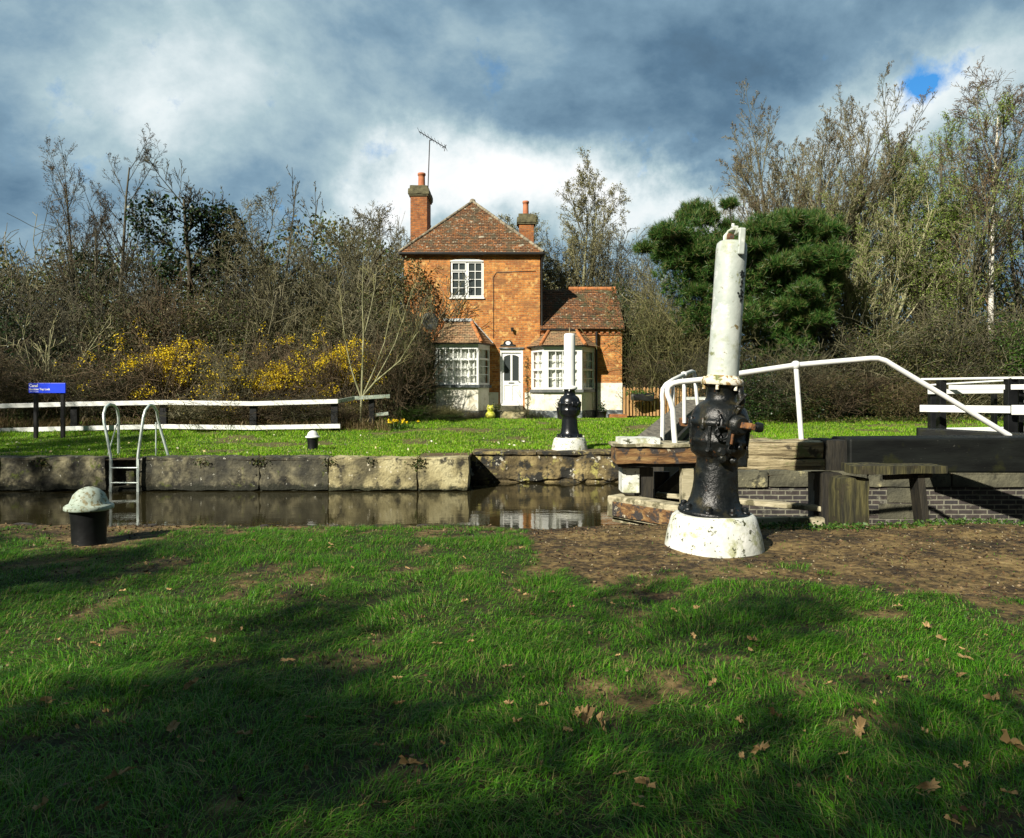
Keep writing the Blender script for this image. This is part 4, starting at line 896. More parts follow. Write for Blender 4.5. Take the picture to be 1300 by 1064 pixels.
# ================================================================== SIGN
t = thing('lock_sign', 'blue name sign with white lettering on two black posts', 'sign', (PX(59, 20.4), 20.4, .05))
for px in (45, 79.3):
    b = MB(); b.box((PX(px, 20.4)-.045, 20.38, -.05), (PX(px, 20.4)+.045, 20.47, PZ(488, 20.4))); b.build('post', 'black', t, bevel=.004)
b = MB(); b.box((PX(35.5, 20.3), 20.33, PZ(499, 20.3)), (PX(82, 20.3), 20.375, PZ(486.3, 20.3))); pn = b.build('panel', 'blue', t, bevel=.004)
def text(name, s, size, loc, mat, parent, ext=.003, bold=.0):
    c = bpy.data.curves.new(name, 'FONT'); c.body = s; c.size = size; c.extrude = ext; c.offset = bold
    tmp = bpy.data.objects.new(name, c); COL.objects.link(tmp)
    bpy.context.view_layer.update()
    me = bpy.data.meshes.new_from_object(tmp.evaluated_get(bpy.context.evaluated_depsgraph_get())); bpy.data.objects.remove(tmp)
    me.materials.clear(); me.materials.append(M[mat])
    o = put(name, me, parent, Vector(loc)-Vector(root_loc(parent))); o.rotation_euler = (math.pi/2, 0, 0); return o
text('lettering', 'Canal', .105, (PX(36.3, 20.3), 20.326, PZ(491.2, 20.3)), 'letter', pn, bold=.003)
text('lettering', 'Stockton Top Lock', .073, (PX(36.3, 20.3), 20.326, PZ(495.3, 20.3)), 'letter', pn, bold=.002)
b = MB(); b.box((PX(36.5, 20.3), 20.327, PZ(497.6, 20.3)), (PX(48, 20.3), 20.33, PZ(497.2, 20.3))); b.build('fine_print', 'letter', pn)
# ================================================================== COTTAGE
HY = 25.7
hx = lambda px: PX(px, HY)
hz = lambda py: PZ(py, HY)
XL, XC, XR = -3.75, hx(685.5), hx(790)
ZE = hz(321)                       # eaves of the main block
house = thing('brick_house', 'orange brick cottage with steep clay roofs, two bay windows and a white door', 'house', (-1.3, 27.5, .45))
def wall(x0, x1, z0, z1, y, holes, depth=.14, m=0):
    b = MB(); xs = sorted({x0, x1}|{h[i] for h in holes for i in (0, 1)}); zs = sorted({z0, z1}|{h[i] for h in holes for i in (2, 3)})
    for i in range(len(xs)-1):
        for j in range(len(zs)-1):
            cx, cz = (xs[i]+xs[i+1])/2, (zs[j]+zs[j+1])/2
            if any(h[0] < cx < h[1] and h[2] < cz < h[3] for h in holes): continue
            b.quad((xs[i], y, zs[j]), (xs[i+1], y, zs[j]), (xs[i+1], y, zs[j+1]), (xs[i], y, zs[j+1]))
    for a, c, e, g_ in holes:
        b.quad((a, y, e), (a, y+depth, e), (a, y+depth, g_), (a, y, g_)); b.quad((c, y+depth, e), (c, y, e), (c, y, g_), (c, y+depth, g_))
        b.quad((a, y, g_), (a, y+depth, g_), (c, y+depth, g_), (c, y, g_)); b.quad((a, y+depth, e), (a, y, e), (c, y, e), (c, y+depth, e))
    return b
WIN = (hx(571.5), hx(614), hz(378), hz(331)); DOOR = (hx(634.5), hx(664), hz(515), hz(443))
YB = 33.2
b = wall(XL, XC, 0, ZE, HY, [WIN, DOOR])
b.quad((XC, HY, 0), (XC, YB, 0), (XC, YB, ZE), (XC, HY, ZE)); b.quad((XL, YB, 0), (XL, HY, 0), (XL, HY, ZE), (XL, YB, ZE)); b.quad((XC, YB, 0), (XL, YB, 0), (XL, YB, ZE), (XC, YB, ZE))
b.build('wall', 'brick', house)
# soldier course + patched band under the eaves
b = MB(); b.box((XL-.01, HY-.035, ZE-.16), (XC+.012, HY+.01, ZE-.08)); b.build('eaves_course', 'brick_red', house)
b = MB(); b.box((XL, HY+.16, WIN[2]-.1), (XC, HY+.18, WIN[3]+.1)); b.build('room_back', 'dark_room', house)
EX = hz(418)                       # extension eaves
YX = HY+.06; YXB = HY+3.6
b = MB(); b.quad((XC, YX, 0), (XR, YX, 0), (XR, YX, EX), (XC, YX, EX)); 
zr = PZ(367.5, YX+1.8)
b.quad((XR, YX, 0), (XR, YXB, 0), (XR, YXB, EX), (XR, YX, EX)); b.quad((XR, YX, EX), (XR, YXB, EX), (XR, YX+1.8, zr))
b.quad((XR, YXB, 0), (XC, YXB, 0), (XC, YXB, EX), (XR, YXB, EX)); b.build('wall', 'brick', house)
b = MB(); b.box((XC+.0, YX-.03, EX-.20), (XR+.02, YX+.01, EX-.15)); 
k = XC+.9
while k < XR-.03: b.box((k, YX-.06, EX-.15), (k+.10, YX+.01, EX-.06)); k += .2
b.box((XC, YX-.075, EX-.06), (XR+.03, YX+.01, EX-.0)); b.build('dentil_course', 'brick_red', house)
# white rendered foot of the walls, black plinth under it
zt = hz(498); zp = hz(520.5)
b = MB()
b.box((XL, HY-.018, zp), (DOOR[0]-.05, HY, zt)); b.box((DOOR[1]+.06, HY-.018, zp), (XC+.004, HY, zt)); b.box((XC+.006, YX-.018, zp), (XR+.01, YX, hz(486)))
b.build('rendered_base', 'render', house)
b = MB(); b.box((XL, HY-.035, .1), (DOOR[0]-.2, HY-.0, zp-.002)); b.box((DOOR[1]+.2, HY-.035, .1), (XC, HY, zp-.002)); b.box((XC+.006, YX-.035, .1), (XR+.02, YX, zp-.002)); b.build('plinth', 'plinth', house)

def tiled(b, A, B_, C, D, n, lift=.022, seed=1):
    """courses of tiles on the slope with eaves A-B and top D-C (A under D, B under C)"""
    A, B_, C, D = (Vector(v) for v in (A, B_, C, D)); N = (B_-A).cross(D-A).normalized()
    ex = (B_-A).normalized(); up = N.cross(ex).normalized(); r_ = random.Random(seed)
    for i in range(n):
        t0, t1 = i/n, (i+1)/n+.004
        if i == n-1: t1 = 1
        P0, P1 = A.lerp(D, t0), B_.lerp(C, t0); Q0, Q1 = A.lerp(D, t1), B_.lerp(C, t1)
        w0 = (P1-P0).length; m_ = max(1, int(w0/.5))
        uvf = lambda p: ((p-A).dot(ex), (p-A).dot(up))
        hs = [lift*(1+.35*r_.uniform(-1, 1)) for _ in range(m_+1)]
        for k in range(m_):
            a, c = k/m_, (k+1)/m_
            p0 = P0.lerp(P1, a)+N*hs[k]; p1 = P0.lerp(P1, c)+N*hs[k+1]; q0 = Q0.lerp(Q1, a)+N*.004; q1 = Q0.lerp(Q1, c)+N*.004
            b.quad(p0, p1, q1, q0, uv=[uvf(p) for p in (p0, p1, q1, q0)])
            g0 = P0.lerp(P1, a)-N*.01; g1 = P0.lerp(P1, c)-N*.01
            b.quad(g0, g1, p1, p0, uv=[uvf(p) for p in (g0, g1, p1, p0)])
def ridge(b, p, q, r=.075, step=.30, m=0):
    p, q = Vector(p), Vector(q); d = (q-p); n = max(1, int(d.length/step)); d.normalize()
    L_ = (q-p).length/n
    for k in range(n): b.tube([p+d*(L_*k), p+d*(L_*k+L_*.96)], [r, r*1.10], 10, m)
ov = .15
e0, e1, f0, f1 = XL-ov, XC+ov-.03, HY-ov, YB+ov
zr0 = ZE-.02
apx = Vector((PX(600, 28.4)+.0, 28.4, PZ(256.5, 28.4))); apb = Vector((apx.x, 30.6, apx.z))
A, B_, C_, D_ = (e0, f0, zr0), (e1, f0, zr0), (e1, f1, zr0), (e0, f1, zr0)
b = MB(); tiled(b, A, B_, apx, apx, 32, seed=3); tiled(b, B_, C_, apb, apx, 32, seed=4); tiled(b, D_, A, apx, apb, 32, seed=5); tiled(b, C_, D_, apb, apb, 32, seed=6)
roof = b.build('roof', 'tile', house)
M['hip'] = pmat('lichened_hip_tile', [(.14, .12, .085), (.34, .30, .21)], 6, .9, .5, 24, spots=[((.06, .05, .03), 8, .58, .08)])
for c in (A, B_): b = MB(); ridge(b, Vector(c)+Vector((0, 0, .03)), apx+Vector((0, 0, .02)), .052, .26); b.build('hip_tile', 'hip', roof)
b = MB(); ridge(b, apx+Vector((0, 0, .02)), apb, .08, .3); b.lathe([(.10, -.06), (.12, .0), (.09, .07), (.03, .10)], apx+Vector((0, .03, .03)), 12); b.build('ridge_tile', 'hip', roof)
b = MB(); b.box((e0+.02, f0+.03, zr0-.07), (e1-.02, HY+.0, zr0-.035)); b.box((XC+.002, HY, zr0-.07), (e1-.02, f1, zr0-.035)); b.build('soffit', 'gutter', roof)
b = MB(); b.tube([(e0, f0+.0, zr0-.03), (e1, f0+.0, zr0-.03)], .055, 10); b.tube([(e1+.0, f0, zr0-.03), (e1, f1, zr0-.03)], .055, 10); b.build('gutter', 'gutter', roof)
b = MB(); b.tube([(e1-.03, f0+.05, zr0-.06), (XC+.07, HY+.05, zr0-.35), (XC+.07, HY+.02, EX+.1)], .035, 8); b.build('drainpipe', 'gutter', house)
# extension roof
b = MB(); yr = YX+1.8; xr1 = XR+.06
tiled(b, (XC+.004, YX-.16, EX-.0), (xr1, YX-.16, EX-.0), (xr1, yr, zr), (XC+.004, yr, zr), 21, seed=8)
tiled(b, (xr1, YXB+.16, EX), (XC+.004, YXB+.16, EX), (XC+.004, yr, zr), (xr1, yr, zr), 21, seed=9); roofx = b.build('roof', 'tile_ext', house); roofx['label'] = 'low lichened roof of the side wing'
b = MB(); ridge(b, (PX(722, yr), yr, zr+.02), (xr1, yr, zr+.02), .075, .33); b.build('ridge_tile', 'ridge', roofx)
b = MB(); b.box((xr1-.03, YX-.16, EX-.07), (xr1-.0, YX-.12, EX-.02)); b.bar((xr1-.015, YX-.16, EX-.03), (xr1-.015, yr, zr-.03), .03, .12); b.build('verge', 'tile_ext', roofx)
b = MB(); b.tube([(XC+.02, YX-.2, EX-.03), (XC+1.2, YX-.2, EX-.03)], .03, 8); b.build('gutter', 'gutter', roofx)

# chimneys
def chimney(label, x0, x1, y0, y1, z0, z1, caph, pots, potc='pot'):
    b = MB(); b.box((x0, y0, z0), (x1, y1, z1)); c = b.build('chimney', 'brick_red', house); c['label'] = label
    b = MB(); b.box((x0-.05, y0-.05, z1-.11), (x1+.05, y1+.05, z1-.05)); b.rbox((x0-.09, y0-.09, z1-.05), (x1+.09, y1+.09, z1+caph*.55), .1, .01, .02, 500); b.rbox((x0-.03, y0-.03, z1+caph*.5), (x1+.03, y1+.03, z1+caph), .1, .012, .03, 501); b.build('chimney_cap', 'cap', c)
    for (x, y, r, h) in pots:
        z = z1+caph-.01
        b = MB(); b.lathe([(r*1.12, z), (r*1.05, z+.05), (r*.98, z+h*.7), (r*1.0, z+h-.10), (r*1.18, z+h-.09), (r*1.2, z+h-.02), (r*1.05, z+h), (r*.8, z+h)], (x, y, 0), 18); b.build('chimney_pot', potc, c)
    return c
cy = 29.0
c1 = chimney('tall left chimney stack', PX(521, cy), PX(542, cy), cy, cy+1.35, 6.0, PZ(245, cy), PZ(235, cy)-PZ(245, cy), [(PX(535.3, cy+.5), cy+.5, .135, .62)])
cy = 30.2
c2 = chimney('shorter right chimney stack', PX(659, cy), PX(677.5, cy), cy, cy+.7, 6.0, PZ(281, cy), PZ(271, cy)-PZ(281, cy), [(PX(667.5, cy+.35), cy+.35, .115, .60)], 'pot')
# aerial
b = MB(); px_ = lambda a, c, y=29.3: at(a, c, y)
b.tube([px_(543, 250), px_(545.5, 178)], .022, 6); b.tube([px_(532, 167), px_(566, 188)], .018, 6)
import itertools
for k in range(9):
    t_ = k/8; p = px_(532, 167).lerp(px_(566, 188), t_); b.tube([p+Vector((-.03, -.30, .05)), p+Vector((.03, .30, -.02))], .008, 4)
b.tube([px_(566, 184), px_(564, 192)], .014, 5); b.tube([px_(561, 188), px_(567, 184)], .012, 5); b.tube([px_(545.5, 178), px_(550, 178)], .018, 5); b.build('aerial', 'gutter', house)
# dish
b = MB(); mt = Matrix.Rotation(math.radians(75), 4, 'X') @ Matrix.Rotation(.5, 4, 'Y')
b.lathe([(.02, 0), (.12, .012), (.24, .05), (.31, .09), (.31, .10), (.22, .055), (.02, .015)], at(545, 409, HY-.45), 24, mat=mt); b.tube([at(545, 409, HY-.42), at(549, 417, HY)], .02, 6); b.tube([at(545, 418, HY-.45), at(541, 409, HY-.85)], .012, 6); b.build('satellite_dish', 'dish', house)

# upper window
x0, x1, z0, z1 = WIN; yw = HY+.04
def bars(b, x0, x1, z0, z1, nx, nz, y, t=.024, d=.03):
    for i in range(1, nx): x = x0+(x1-x0)*i/nx; b.box((x-t/2, y-d, z0), (x+t/2, y, z1))
    for j in range(1, nz):
        z = z0+(z1-z0)*j/nz
        for i in range(nx):
            a = x0+(x1-x0)*i/nx+(t/2 if i else 0); c = x0+(x1-x0)*(i+1)/nx-(t/2 if i < nx-1 else 0); b.box((a, y-d+.002, z-t/2), (c, y, z+t/2))
def framed(b, x0, x1, z0, z1, w, y0, y1):
    b.box((x0, y0, z0), (x0+w, y1, z1)); b.box((x1-w, y0, z0), (x1, y1, z1)); b.box((x0+w, y0+.001, z0), (x1-w, y1, z0+w)); b.box((x0+w, y0+.001, z1-w), (x1-w, y1, z1))
b = MB(); framed(b, x0+.002, x1-.002, z0+.002, z1-.002, .05, yw, yw+.07); xm = (x0+x1)/2; b.box((xm-.035, yw-.004, z0+.052), (xm+.035, yw+.07, z1-.052))
# segmental arch filler above
b.add([(x0, HY-.012, z1-.03)]+[(x0+(x1-x0)*k/10, HY-.012, z1+.085*math.sin(math.pi*k/10)) for k in range(11)]+[(x1, HY-.012, z1-.03)], [tuple(range(13))[::-1]])
zl = z1-.05-(z1-z0-.1)*.27
framed(b, x0+.052, xm-.037, zl+.03, z1-.054, .028, yw-.02, yw+.03); framed(b, x0+.052, xm-.037, z0+.054, zl-.004, .028, yw-.012, yw+.03); framed(b, xm+.037, x1-.052, z0+.054, z1-.054, .028, yw-.012, yw+.03)
w_ = b.build('window', 'white', house)
b = MB(); bars(b, x0+.08, xm-.065, zl+.058, z1-.082, 2, 1, yw+.03); bars(b, x0+.08, xm-.065, z0+.082, zl-.032, 2, 3, yw+.03); bars(b, xm+.065, x1-.08, z0+.082, z1-.082, 2, 4, yw+.03); b.build('glazing_bars', 'white', w_)
b = MB(); b.box((x0+.05, yw+.034, z0+.05), (x1-.05, yw+.04, z1-.05)); b.build('pane', 'pane', w_)
b = MB(); b.box((x0-.03, HY-.06, z0-.045), (x1+.03, HY+.05, z0)); b.build('sill', 'white', w_, bevel=.006)

# door
x0, x1, z0, z1 = DOOR
b = MB(); framed(b, x0+.002, x1-.002, z0+.002, z1-.002, .055, HY+.02, HY+.12)
b.box((x0+.057, HY+.025, z1-.13), (x1-.057, HY+.12, z1-.057)); fr = b.build('door_frame', 'green_door', house) if 'green_door' in M else b.build('door_frame', 'white', house)
da, dc = x0+.06, x1-.06; dt = z1-.135; dm = (da+dc)/2
b = MB(); yd = HY+.07
zg0 = z0+(dt-z0)*.47
# stiles, rails, arched heads
for a, c in ((da, da+.085), (dm-.035, dm+.035), (dc-.085, dc)): b.box((a, yd, z0+.01), (c, yd+.045, dt))
b.box((da+.085, yd+.001, z0+.01), (dm-.035, yd+.045, z0+.16)); b.box((dm+.035, yd+.001, z0+.01), (dc-.085, yd+.045, z0+.16))
b.box((da+.085, yd+.001, zg0-.16), (dm-.035, yd+.045, zg0)); b.box((dm+.035, yd+.001, zg0-.16), (dc-.085, yd+.045, zg0))
for a, c in ((da+.085, dm-.035), (dm+.035, dc-.085)):
    n = 8; s_ = 1 if a < dm-.1 else -1
    up_ = [(a+(c-a)*k/n, yd+.002, dt-.07-.07*((1-k/n) if s_ > 0 else k/n)**2) for k in range(n+1)]
    b.add(up_+[(c, yd+.002, dt), (a, yd+.002, dt)], [tuple(range(n+3))])
b.box((da+.085, yd+.02, z0+.16), (dm-.035, yd+.03, zg0-.16)); b.box((dm+.035, yd+.02, z0+.16), (dc-.085, yd+.03, zg0-.16))
dr = b.build('door', 'white', house)
b = MB(); b.box((da+.085, yd+.02, zg0), (dm-.035, yd+.026, dt-.05)); b.build('pane', 'pane', dr)
b = MB(); b.box((dm+.035, yd+.02, zg0), (dc-.085, yd+.026, dt-.05)); b.build('pane', 'pane', dr)
b = MB(); b.box((dm-.10, yd-.012, zg0-.10), (dm+.10, yd, zg0-.055)); b.build('letter_box', 'sill', dr, bevel=.004)
b = MB(); b.tube([(dc-.05, yd, zg0-.02), (dc-.05, yd-.04, zg0-.02), (dc-.12, yd-.045, zg0-.02)], .011, 6); b.build('handle', 'gutter', dr)
b = MB(); b.box((x0-.02, HY-.05, z1+.0), (x1+.03, HY+.03, z1+.05)); b.build('door_head', 'plinth', house, bevel=.005)
# steps
b = MB(); b.rbox((x0-.05, HY-.42, .40), (x1+.05, HY+.10, z0-.17), .1, .006, .02, 510); b.rbox((x0+.0, HY-.22, z0-.17), (x1-.0, HY+.10, z0+.0), .1, .006, .02, 511); b.build('doorstep', 'coping_grey', house)
# plaque over the door
b = MB(); c = at(645, 436.5, HY-.015)
pl = [(-.27, -.09), (.27, -.09), (.27, -.045), (.17, -.01), (.14, .075), (.07, .115), (-.07, .115), (-.14, .075), (-.17, -.01), (-.27, -.045)]
b.add([(c.x+x, c.y, c.z+z) for x, z in pl]+[(c.x+x, c.y+.014, c.z+z) for x, z in pl], [tuple(range(10)), tuple(range(19, 9, -1))]+[(i, i+10, (i+1) % 10+10, (i+1) % 10) for i in range(10)])
pq = b.build('plaque', 'gutter', house)
b = MB(); b.lathe([(.085, 0), (.085, .006)], c+Vector((0, -.008, .025)), 20, mat=Matrix.Rotation(math.pi/2, 4, 'X'), squash=.75); b.build('emblem', 'letter', pq)
b = MB(); b.box((c.x-.2, c.y-.006, c.z-.065), (c.x+.2, c.y-.001, c.z-.05)); b.build('inscription', 'dish', pq)
# lamp, cables, crack
b = MB(); p = at(651, 420, HY); b.tube([p, p+Vector((-.02, -.10, .05))], .03, 8); b.tube([p+Vector((-.02, -.10, .09)), p+Vector((-.02, -.12, -.03))], [.06, .035], 10); b.build('outside_lamp', 'gutter', house)
b = MB(); b.tube([(hx(626.5), HY-.012, hz(430)), (hx(626.5), HY-.012, hz(352)), (hx(630), HY-.012, hz(346)), (hx(680), HY-.012, hz(344))], .010, 5); b.build('cable', 'gutter', house)

# bays: plan points along the front; faces left / front / right
def bay(label, pts, ztop_, zsill, roofz, ridge_px, panes, sillmat, slopes=None):
    y0 = HY; zb = zsill-.10
    bayo = MB(); P = [Vector((x, y, 0)) for x, y in pts]
    # frame = head and posts
    root = None
    fr = MB(); bar_ = MB(); gl = MB(); cu = MB()
    hd = .16
    for k in range(3):
        p, q = P[k], P[k+1]; d = (q-p).normalized(); n = Vector((d.y, -d.x, 0)); L_ = (q-p).length
        def pt(u, off, z): return p+d*u+n*off+Vector((0, 0, z))
        def fb(bb, u0, u1, za, zb_, o0, o1):
            v = [pt(u0, o1, za), pt(u1, o1, za), pt(u1, o0, za), pt(u0, o0, za), pt(u0, o1, zb_), pt(u1, o1, zb_), pt(u1, o0, zb_), pt(u0, o0, zb_)]
            bb.add(v, [(0, 3, 2, 1), (4, 5, 6, 7), (0, 1, 5, 4), (1, 2, 6, 5), (2, 3, 7, 6), (3, 0, 4, 7)])
        nx, rows, post, trans, pw = panes[k]
        fb(fr, 0, L_, ztop_-hd, ztop_, -.06, .0+.001*k); fb(fr, post+.001, L_-post-.001, zsill, zsill+.07, -.06, -.002)
        fb(fr, 0, post, zsill, ztop_-hd-.001, -.06, -.001*k); fb(fr, L_-post, L_, zsill, ztop_-hd-.001, -.06, -.001*k)
        a, c = post, L_-post; zl_, zh = zsill+.07, ztop_-hd
        if trans:
            zt_ = zl_+(zh-zl_)*trans; fb(fr, a+.001, c-.001, zt_-.035, zt_+.035, -.06, -.006)
        for m_ in pw: fb(fr, a+(c-a)*m_-.06, a+(c-a)*m_+.06, zl_+.001, zh-.001, -.06, -.004)
        t = .024
        for i in range(1, nx): u = a+(c-a)*i/nx; fb(bar_, u-t/2, u+t/2, zl_, zh, -.045, -.015)
        for j in rows: z = zl_+(zh-zl_)*j; fb(bar_, a, c, z-t/2, z+t/2, -.046, -.018)
        g0, g1, g2, g3 = pt(a-.01, -.05, zl_-.01), pt(c+.01, -.05, zl_-.01), pt(c+.01, -.05, zh+.01), pt(a-.01, -.05, zh+.01); gl.quad(g0, g1, g2, g3)
        # curtain with folds
        nn = int(L_/.02); r_ = random.Random(k+7)
        for i in range(nn):
            u0, u1 = L_*i/nn, L_*(i+1)/nn
            w = lambda u: -.14-.025*math.sin(u*42+1.3*math.sin(u*7))
            cu.quad(pt(u0, w(u0), zl_-.05), pt(u1, w(u1), zl_-.05), pt(u1, w(u1), zh+.05), pt(u0, w(u0), zh+.05))
    B0 = fr.build('bay_window', 'white', house); B0['label'] = label
    bar_.build('glazing_bars', 'white', B0); gl.build('pane', 'glass', B0); cu.build('curtain', 'curtain', B0)
    # sill, rendered wall, plinth
    ex = lambda s_: [(p.x+(s_ if i == 3 else -s_ if i == 0 else (s_*.6 if i == 2 else -s_*.6)), p.y-(s_ if i in (1, 2) else 0)) for i, p in enumerate(P)]
    E = ex(.07); b = MB(); b.prism([E[0], E[1], E[2], E[3]], zb, zsill-.002); b.build('sill', sillmat, B0, bevel=.01)
    E = ex(-.02); b = MB(); b.prism(E, zp+.0, zb-.002); b.build('bay_wall', 'render', B0)
    E = ex(.0); b = MB(); b.prism(E, .1, zp-.002); b.build('bay_plinth', 'plinth', B0)
    E = ex(-.03); b = MB(); b.prism(E, ztop_-.02, ztop_+.02); b.build('ceiling', 'white', B0)
    # roof
    E = ex(.17); zr_ = ztop_+.03; ra, rb = ridge_px
    V_ = [Vector((x, y, zr_)) for x, y in E]; V_[0].y = V_[3].y = HY-.0; Ra = Vector((ra, HY-.02, roofz)); Rb = Vector((rb, HY-.02, roofz))
    b = MB(); tiled(b, V_[0], V_[1], Ra, Ra, 9, .018, 11); tiled(b, V_[1], V_[2], Rb, Ra, 9, .018, 12); tiled(b, V_[2], V_[3], Rb, Rb, 9, .018, 13)
    rf = b.build('bay_roof', 'tile_bay', B0)
    b = MB(); ridge(b, V_[1]+Vector((0, .02, .03)), Ra+Vector((0, 0, .02)), .058, .26); b.build('hip_tile', 'ridge', B0)
    b = MB(); ridge(b, V_[2]+Vector((0, .02, .03)), Rb+Vector((0, 0, .02)), .058, .26); b.build('hip_tile', 'ridge', B0)
    b = MB(); b.prism(ex(.15), ztop_+.001, zr_-.0); b.build('fascia', 'gutter', B0)
    return B0, Ra, Rb, V_
YF = 24.8
B1, Ra, Rb, V_ = bay('left bay window with a lead topped roof', [(PX(549, HY), HY), (PX(553, YF), YF), (PX(607.5, YF), YF), (PX(621.5, HY-.18), HY)], PZ(437, YF), PZ(488.5, YF), PZ(407.5, HY), (PX(565, HY), PX(598, HY)),
    [(2, (.33, .66), .05, .7, ()), (5, (.22, .46), .07, .70, ()), (2, (.25, .5), .07, .72, ())], 'plinth')
b = MB(); b.box((Ra.x-.05, HY-.16, Ra.z-.03), (Rb.x+.03, HY-.005, Ra.z+.07)); b.bar(Rb+Vector((.05, -.04, .03)), V_[3]+Vector((-.05, -.05, .06)), .12, .03); b.build('lead_flashing', 'lead', B1, bevel=.01)
B2, Ra, Rb, V_ = bay('right bay window with sash side lights', [(PX(674.5, HY), HY), (PX(690, YF), YF), (PX(739, YF), YF), (PX(755, HY), HY)], PZ(440, YF), PZ(494.5, YF), PZ(419.5, HY), (PX(697.5, HY), PX(731, HY)),
    [(2, (.25, .75), .10, .5, ()), (4, (.27, .5, .76), .17, .52, ()), (2, (.25, .75), .10, .5, ())], 'sill')
b = MB(); b.tube([(PX(757, HY), HY-.07, EX-.1), (PX(757, HY), HY-.07, .5)], .04, 8); b.build('drainpipe', 'gutter', house)

# things standing about the cottage
t = thing('garden_ornament', 'yellow green two ball garden figure beside the doorstep', 'ornament', (PX(622.5, 24.6), 24.6, .46))
b = MB(); b.lathe([(.02, 0), (.13, .02), (.17, .10), (.165, .17), (.11, .24), (.05, .26)], n=20); b.build('body', 'yellow', t, world=False)
b = MB(); b.lathe([(.04, .23), (.10, .26), (.125, .33), (.105, .41), (.05, .455), (.01, .46)], n=20); b.lathe([(.03, .42), (.035, .45), (.01, .475)], (-.07, 0, 0), 10); b.lathe([(.03, .42), (.035, .45), (.01, .475)], (.07, 0, 0), 10); b.build('head', 'yellow', t, world=False)
b = MB()
for s_ in (-1, 1): b.lathe([(.018, 0), (.02, .01), (.004, .018)], (s_*.045, -.125, .345), 10, mat=Matrix.Rotation(math.pi/2, 4, 'X'))
b.build('eye', 'gutter', t, world=False)
b = MB(); b.rbox((hx(636)-.0, 24.75, .40), (hx(668), 25.2, .66), .07, .05, .12, 520)
tag(b.build('boulder', 'stone_pale', origin=(hx(650), 25, .45)), 'low mossy boulder at the foot of the door steps', 'boulder')
def pot(label, px, Y, r, h, mat='gutter', plant='dark_leaf', n=260, ph=.25):
    p = (PX(px, Y), Y, zf1(PX(px, Y), Y)); t = thing('plant_pot', label, 'plant pot', p, 'pots along the cottage wall')
    b = MB(); b.lathe([(r*.75, 0), (r, h*.9), (r*1.08, h*.9), (r*1.08, h), (r*.9, h), (r*.85, h*.85)], n=20); b.build('pot', mat, t, world=False)
    r_ = np.random.default_rng(int(px)); C = r_.normal(size=(n, 3))*np.array([r*.6, r*.6, ph*.4])+np.array([0, 0, h+ph*.4]); v = Veg(); v.leaves(C, .06, r_, 0); put('foliage', v.mesh('foliage', [plant]), t)
pot('black tub behind the left of the far paddle gear', 713, 24.5, .17, .38)
pot('small dark pot right of the garden ornament', 631, 24.9, .13, .26, 'sill', 'hedge_leaf', 160, .2)
pot('dark pot under the right end of the right bay', 765, 25.0, .14, .25, 'gutter', 'dark_leaf', 160, .3)
b = MB(); b.rbox((hx(770), 24.95, .38), (hx(792), 25.25, .60), .08, .015, .02, 530)
tag(b.build('brick_edging', 'brick_red', origin=(hx(781), 25.1, .45)), 'low red brick edging by the side wing wall', 'edging')

# picket fence and hanging troughs
t = thing('picket_fence', 'brown picket fence between the cottage and the lock', 'fence', (PX(830, 25.4), 25.4, .45))
for k in range(31):
    px = 792.5+k*4.25; Y = 25.4+.2*math.sin(k*.3); p = at(px, 491+.8*((k*7) % 3), Y); 
    b = MB(); w_ = .036; zt_, z0_ = p.z, PZ(528, Y)
    b.add([(p.x-w_, Y-.012, z0_), (p.x+w_, Y-.012, z0_), (p.x+w_, Y-.012, zt_-.05), (p.x, Y-.012, zt_), (p.x-w_, Y-.012, zt_-.05), (p.x-w_, Y+.012, z0_), (p.x+w_, Y+.012, z0_), (p.x+w_, Y+.012, zt_-.05), (p.x, Y+.012, zt_), (p.x-w_, Y+.012, zt_-.05)],
          [(0, 1, 2, 3, 4), (9, 8, 7, 6, 5), (1, 6, 7, 2), (2, 7, 8, 3), (3, 8, 9, 4), (4, 9, 5, 0)]); b.build('picket', 'picket', t)
for zz in (497, 521): b = MB(); b.box((PX(791, 25.6), 25.63, PZ(zz+1.5, 25.6)), (PX(925, 25.6), 25.69, PZ(zz-1.5, 25.6))); b.build('fence_rail', 'wood_dark', t)
for px in (793, 836.5, 880): b = MB(); b.box((PX(px, 25.6)-.06, 25.70, .3), (PX(px, 25.6)+.06, 25.8, PZ(489, 25.6))); b.build('fence_post', 'wood_dark', t)
t = thing('hanging_trough', 'black trough of plants hung on the picket fence', 'planter', (PX(816, 25.1), 25.1, PZ(508, 25.1)))
b = MB(); b.rbox((PX(801, 25.1), 25.0, PZ(509, 25.1)), (PX(831, 25.1), 25.28, PZ(499, 25.1)), .08, .02, .06, 531); b.build('trough', 'gutter', t)
r_ = np.random.default_rng(9); C = r_.normal(size=(300, 3))*np.array([.22, .07, .05])+np.array([PX(811, 25.1), 25.1, PZ(498.5, 25.1)])-np.array(t.location); v = Veg(); v.leaves(C, .06, r_, 0); put('foliage', v.mesh('foliage', ['green_leaf']), t)
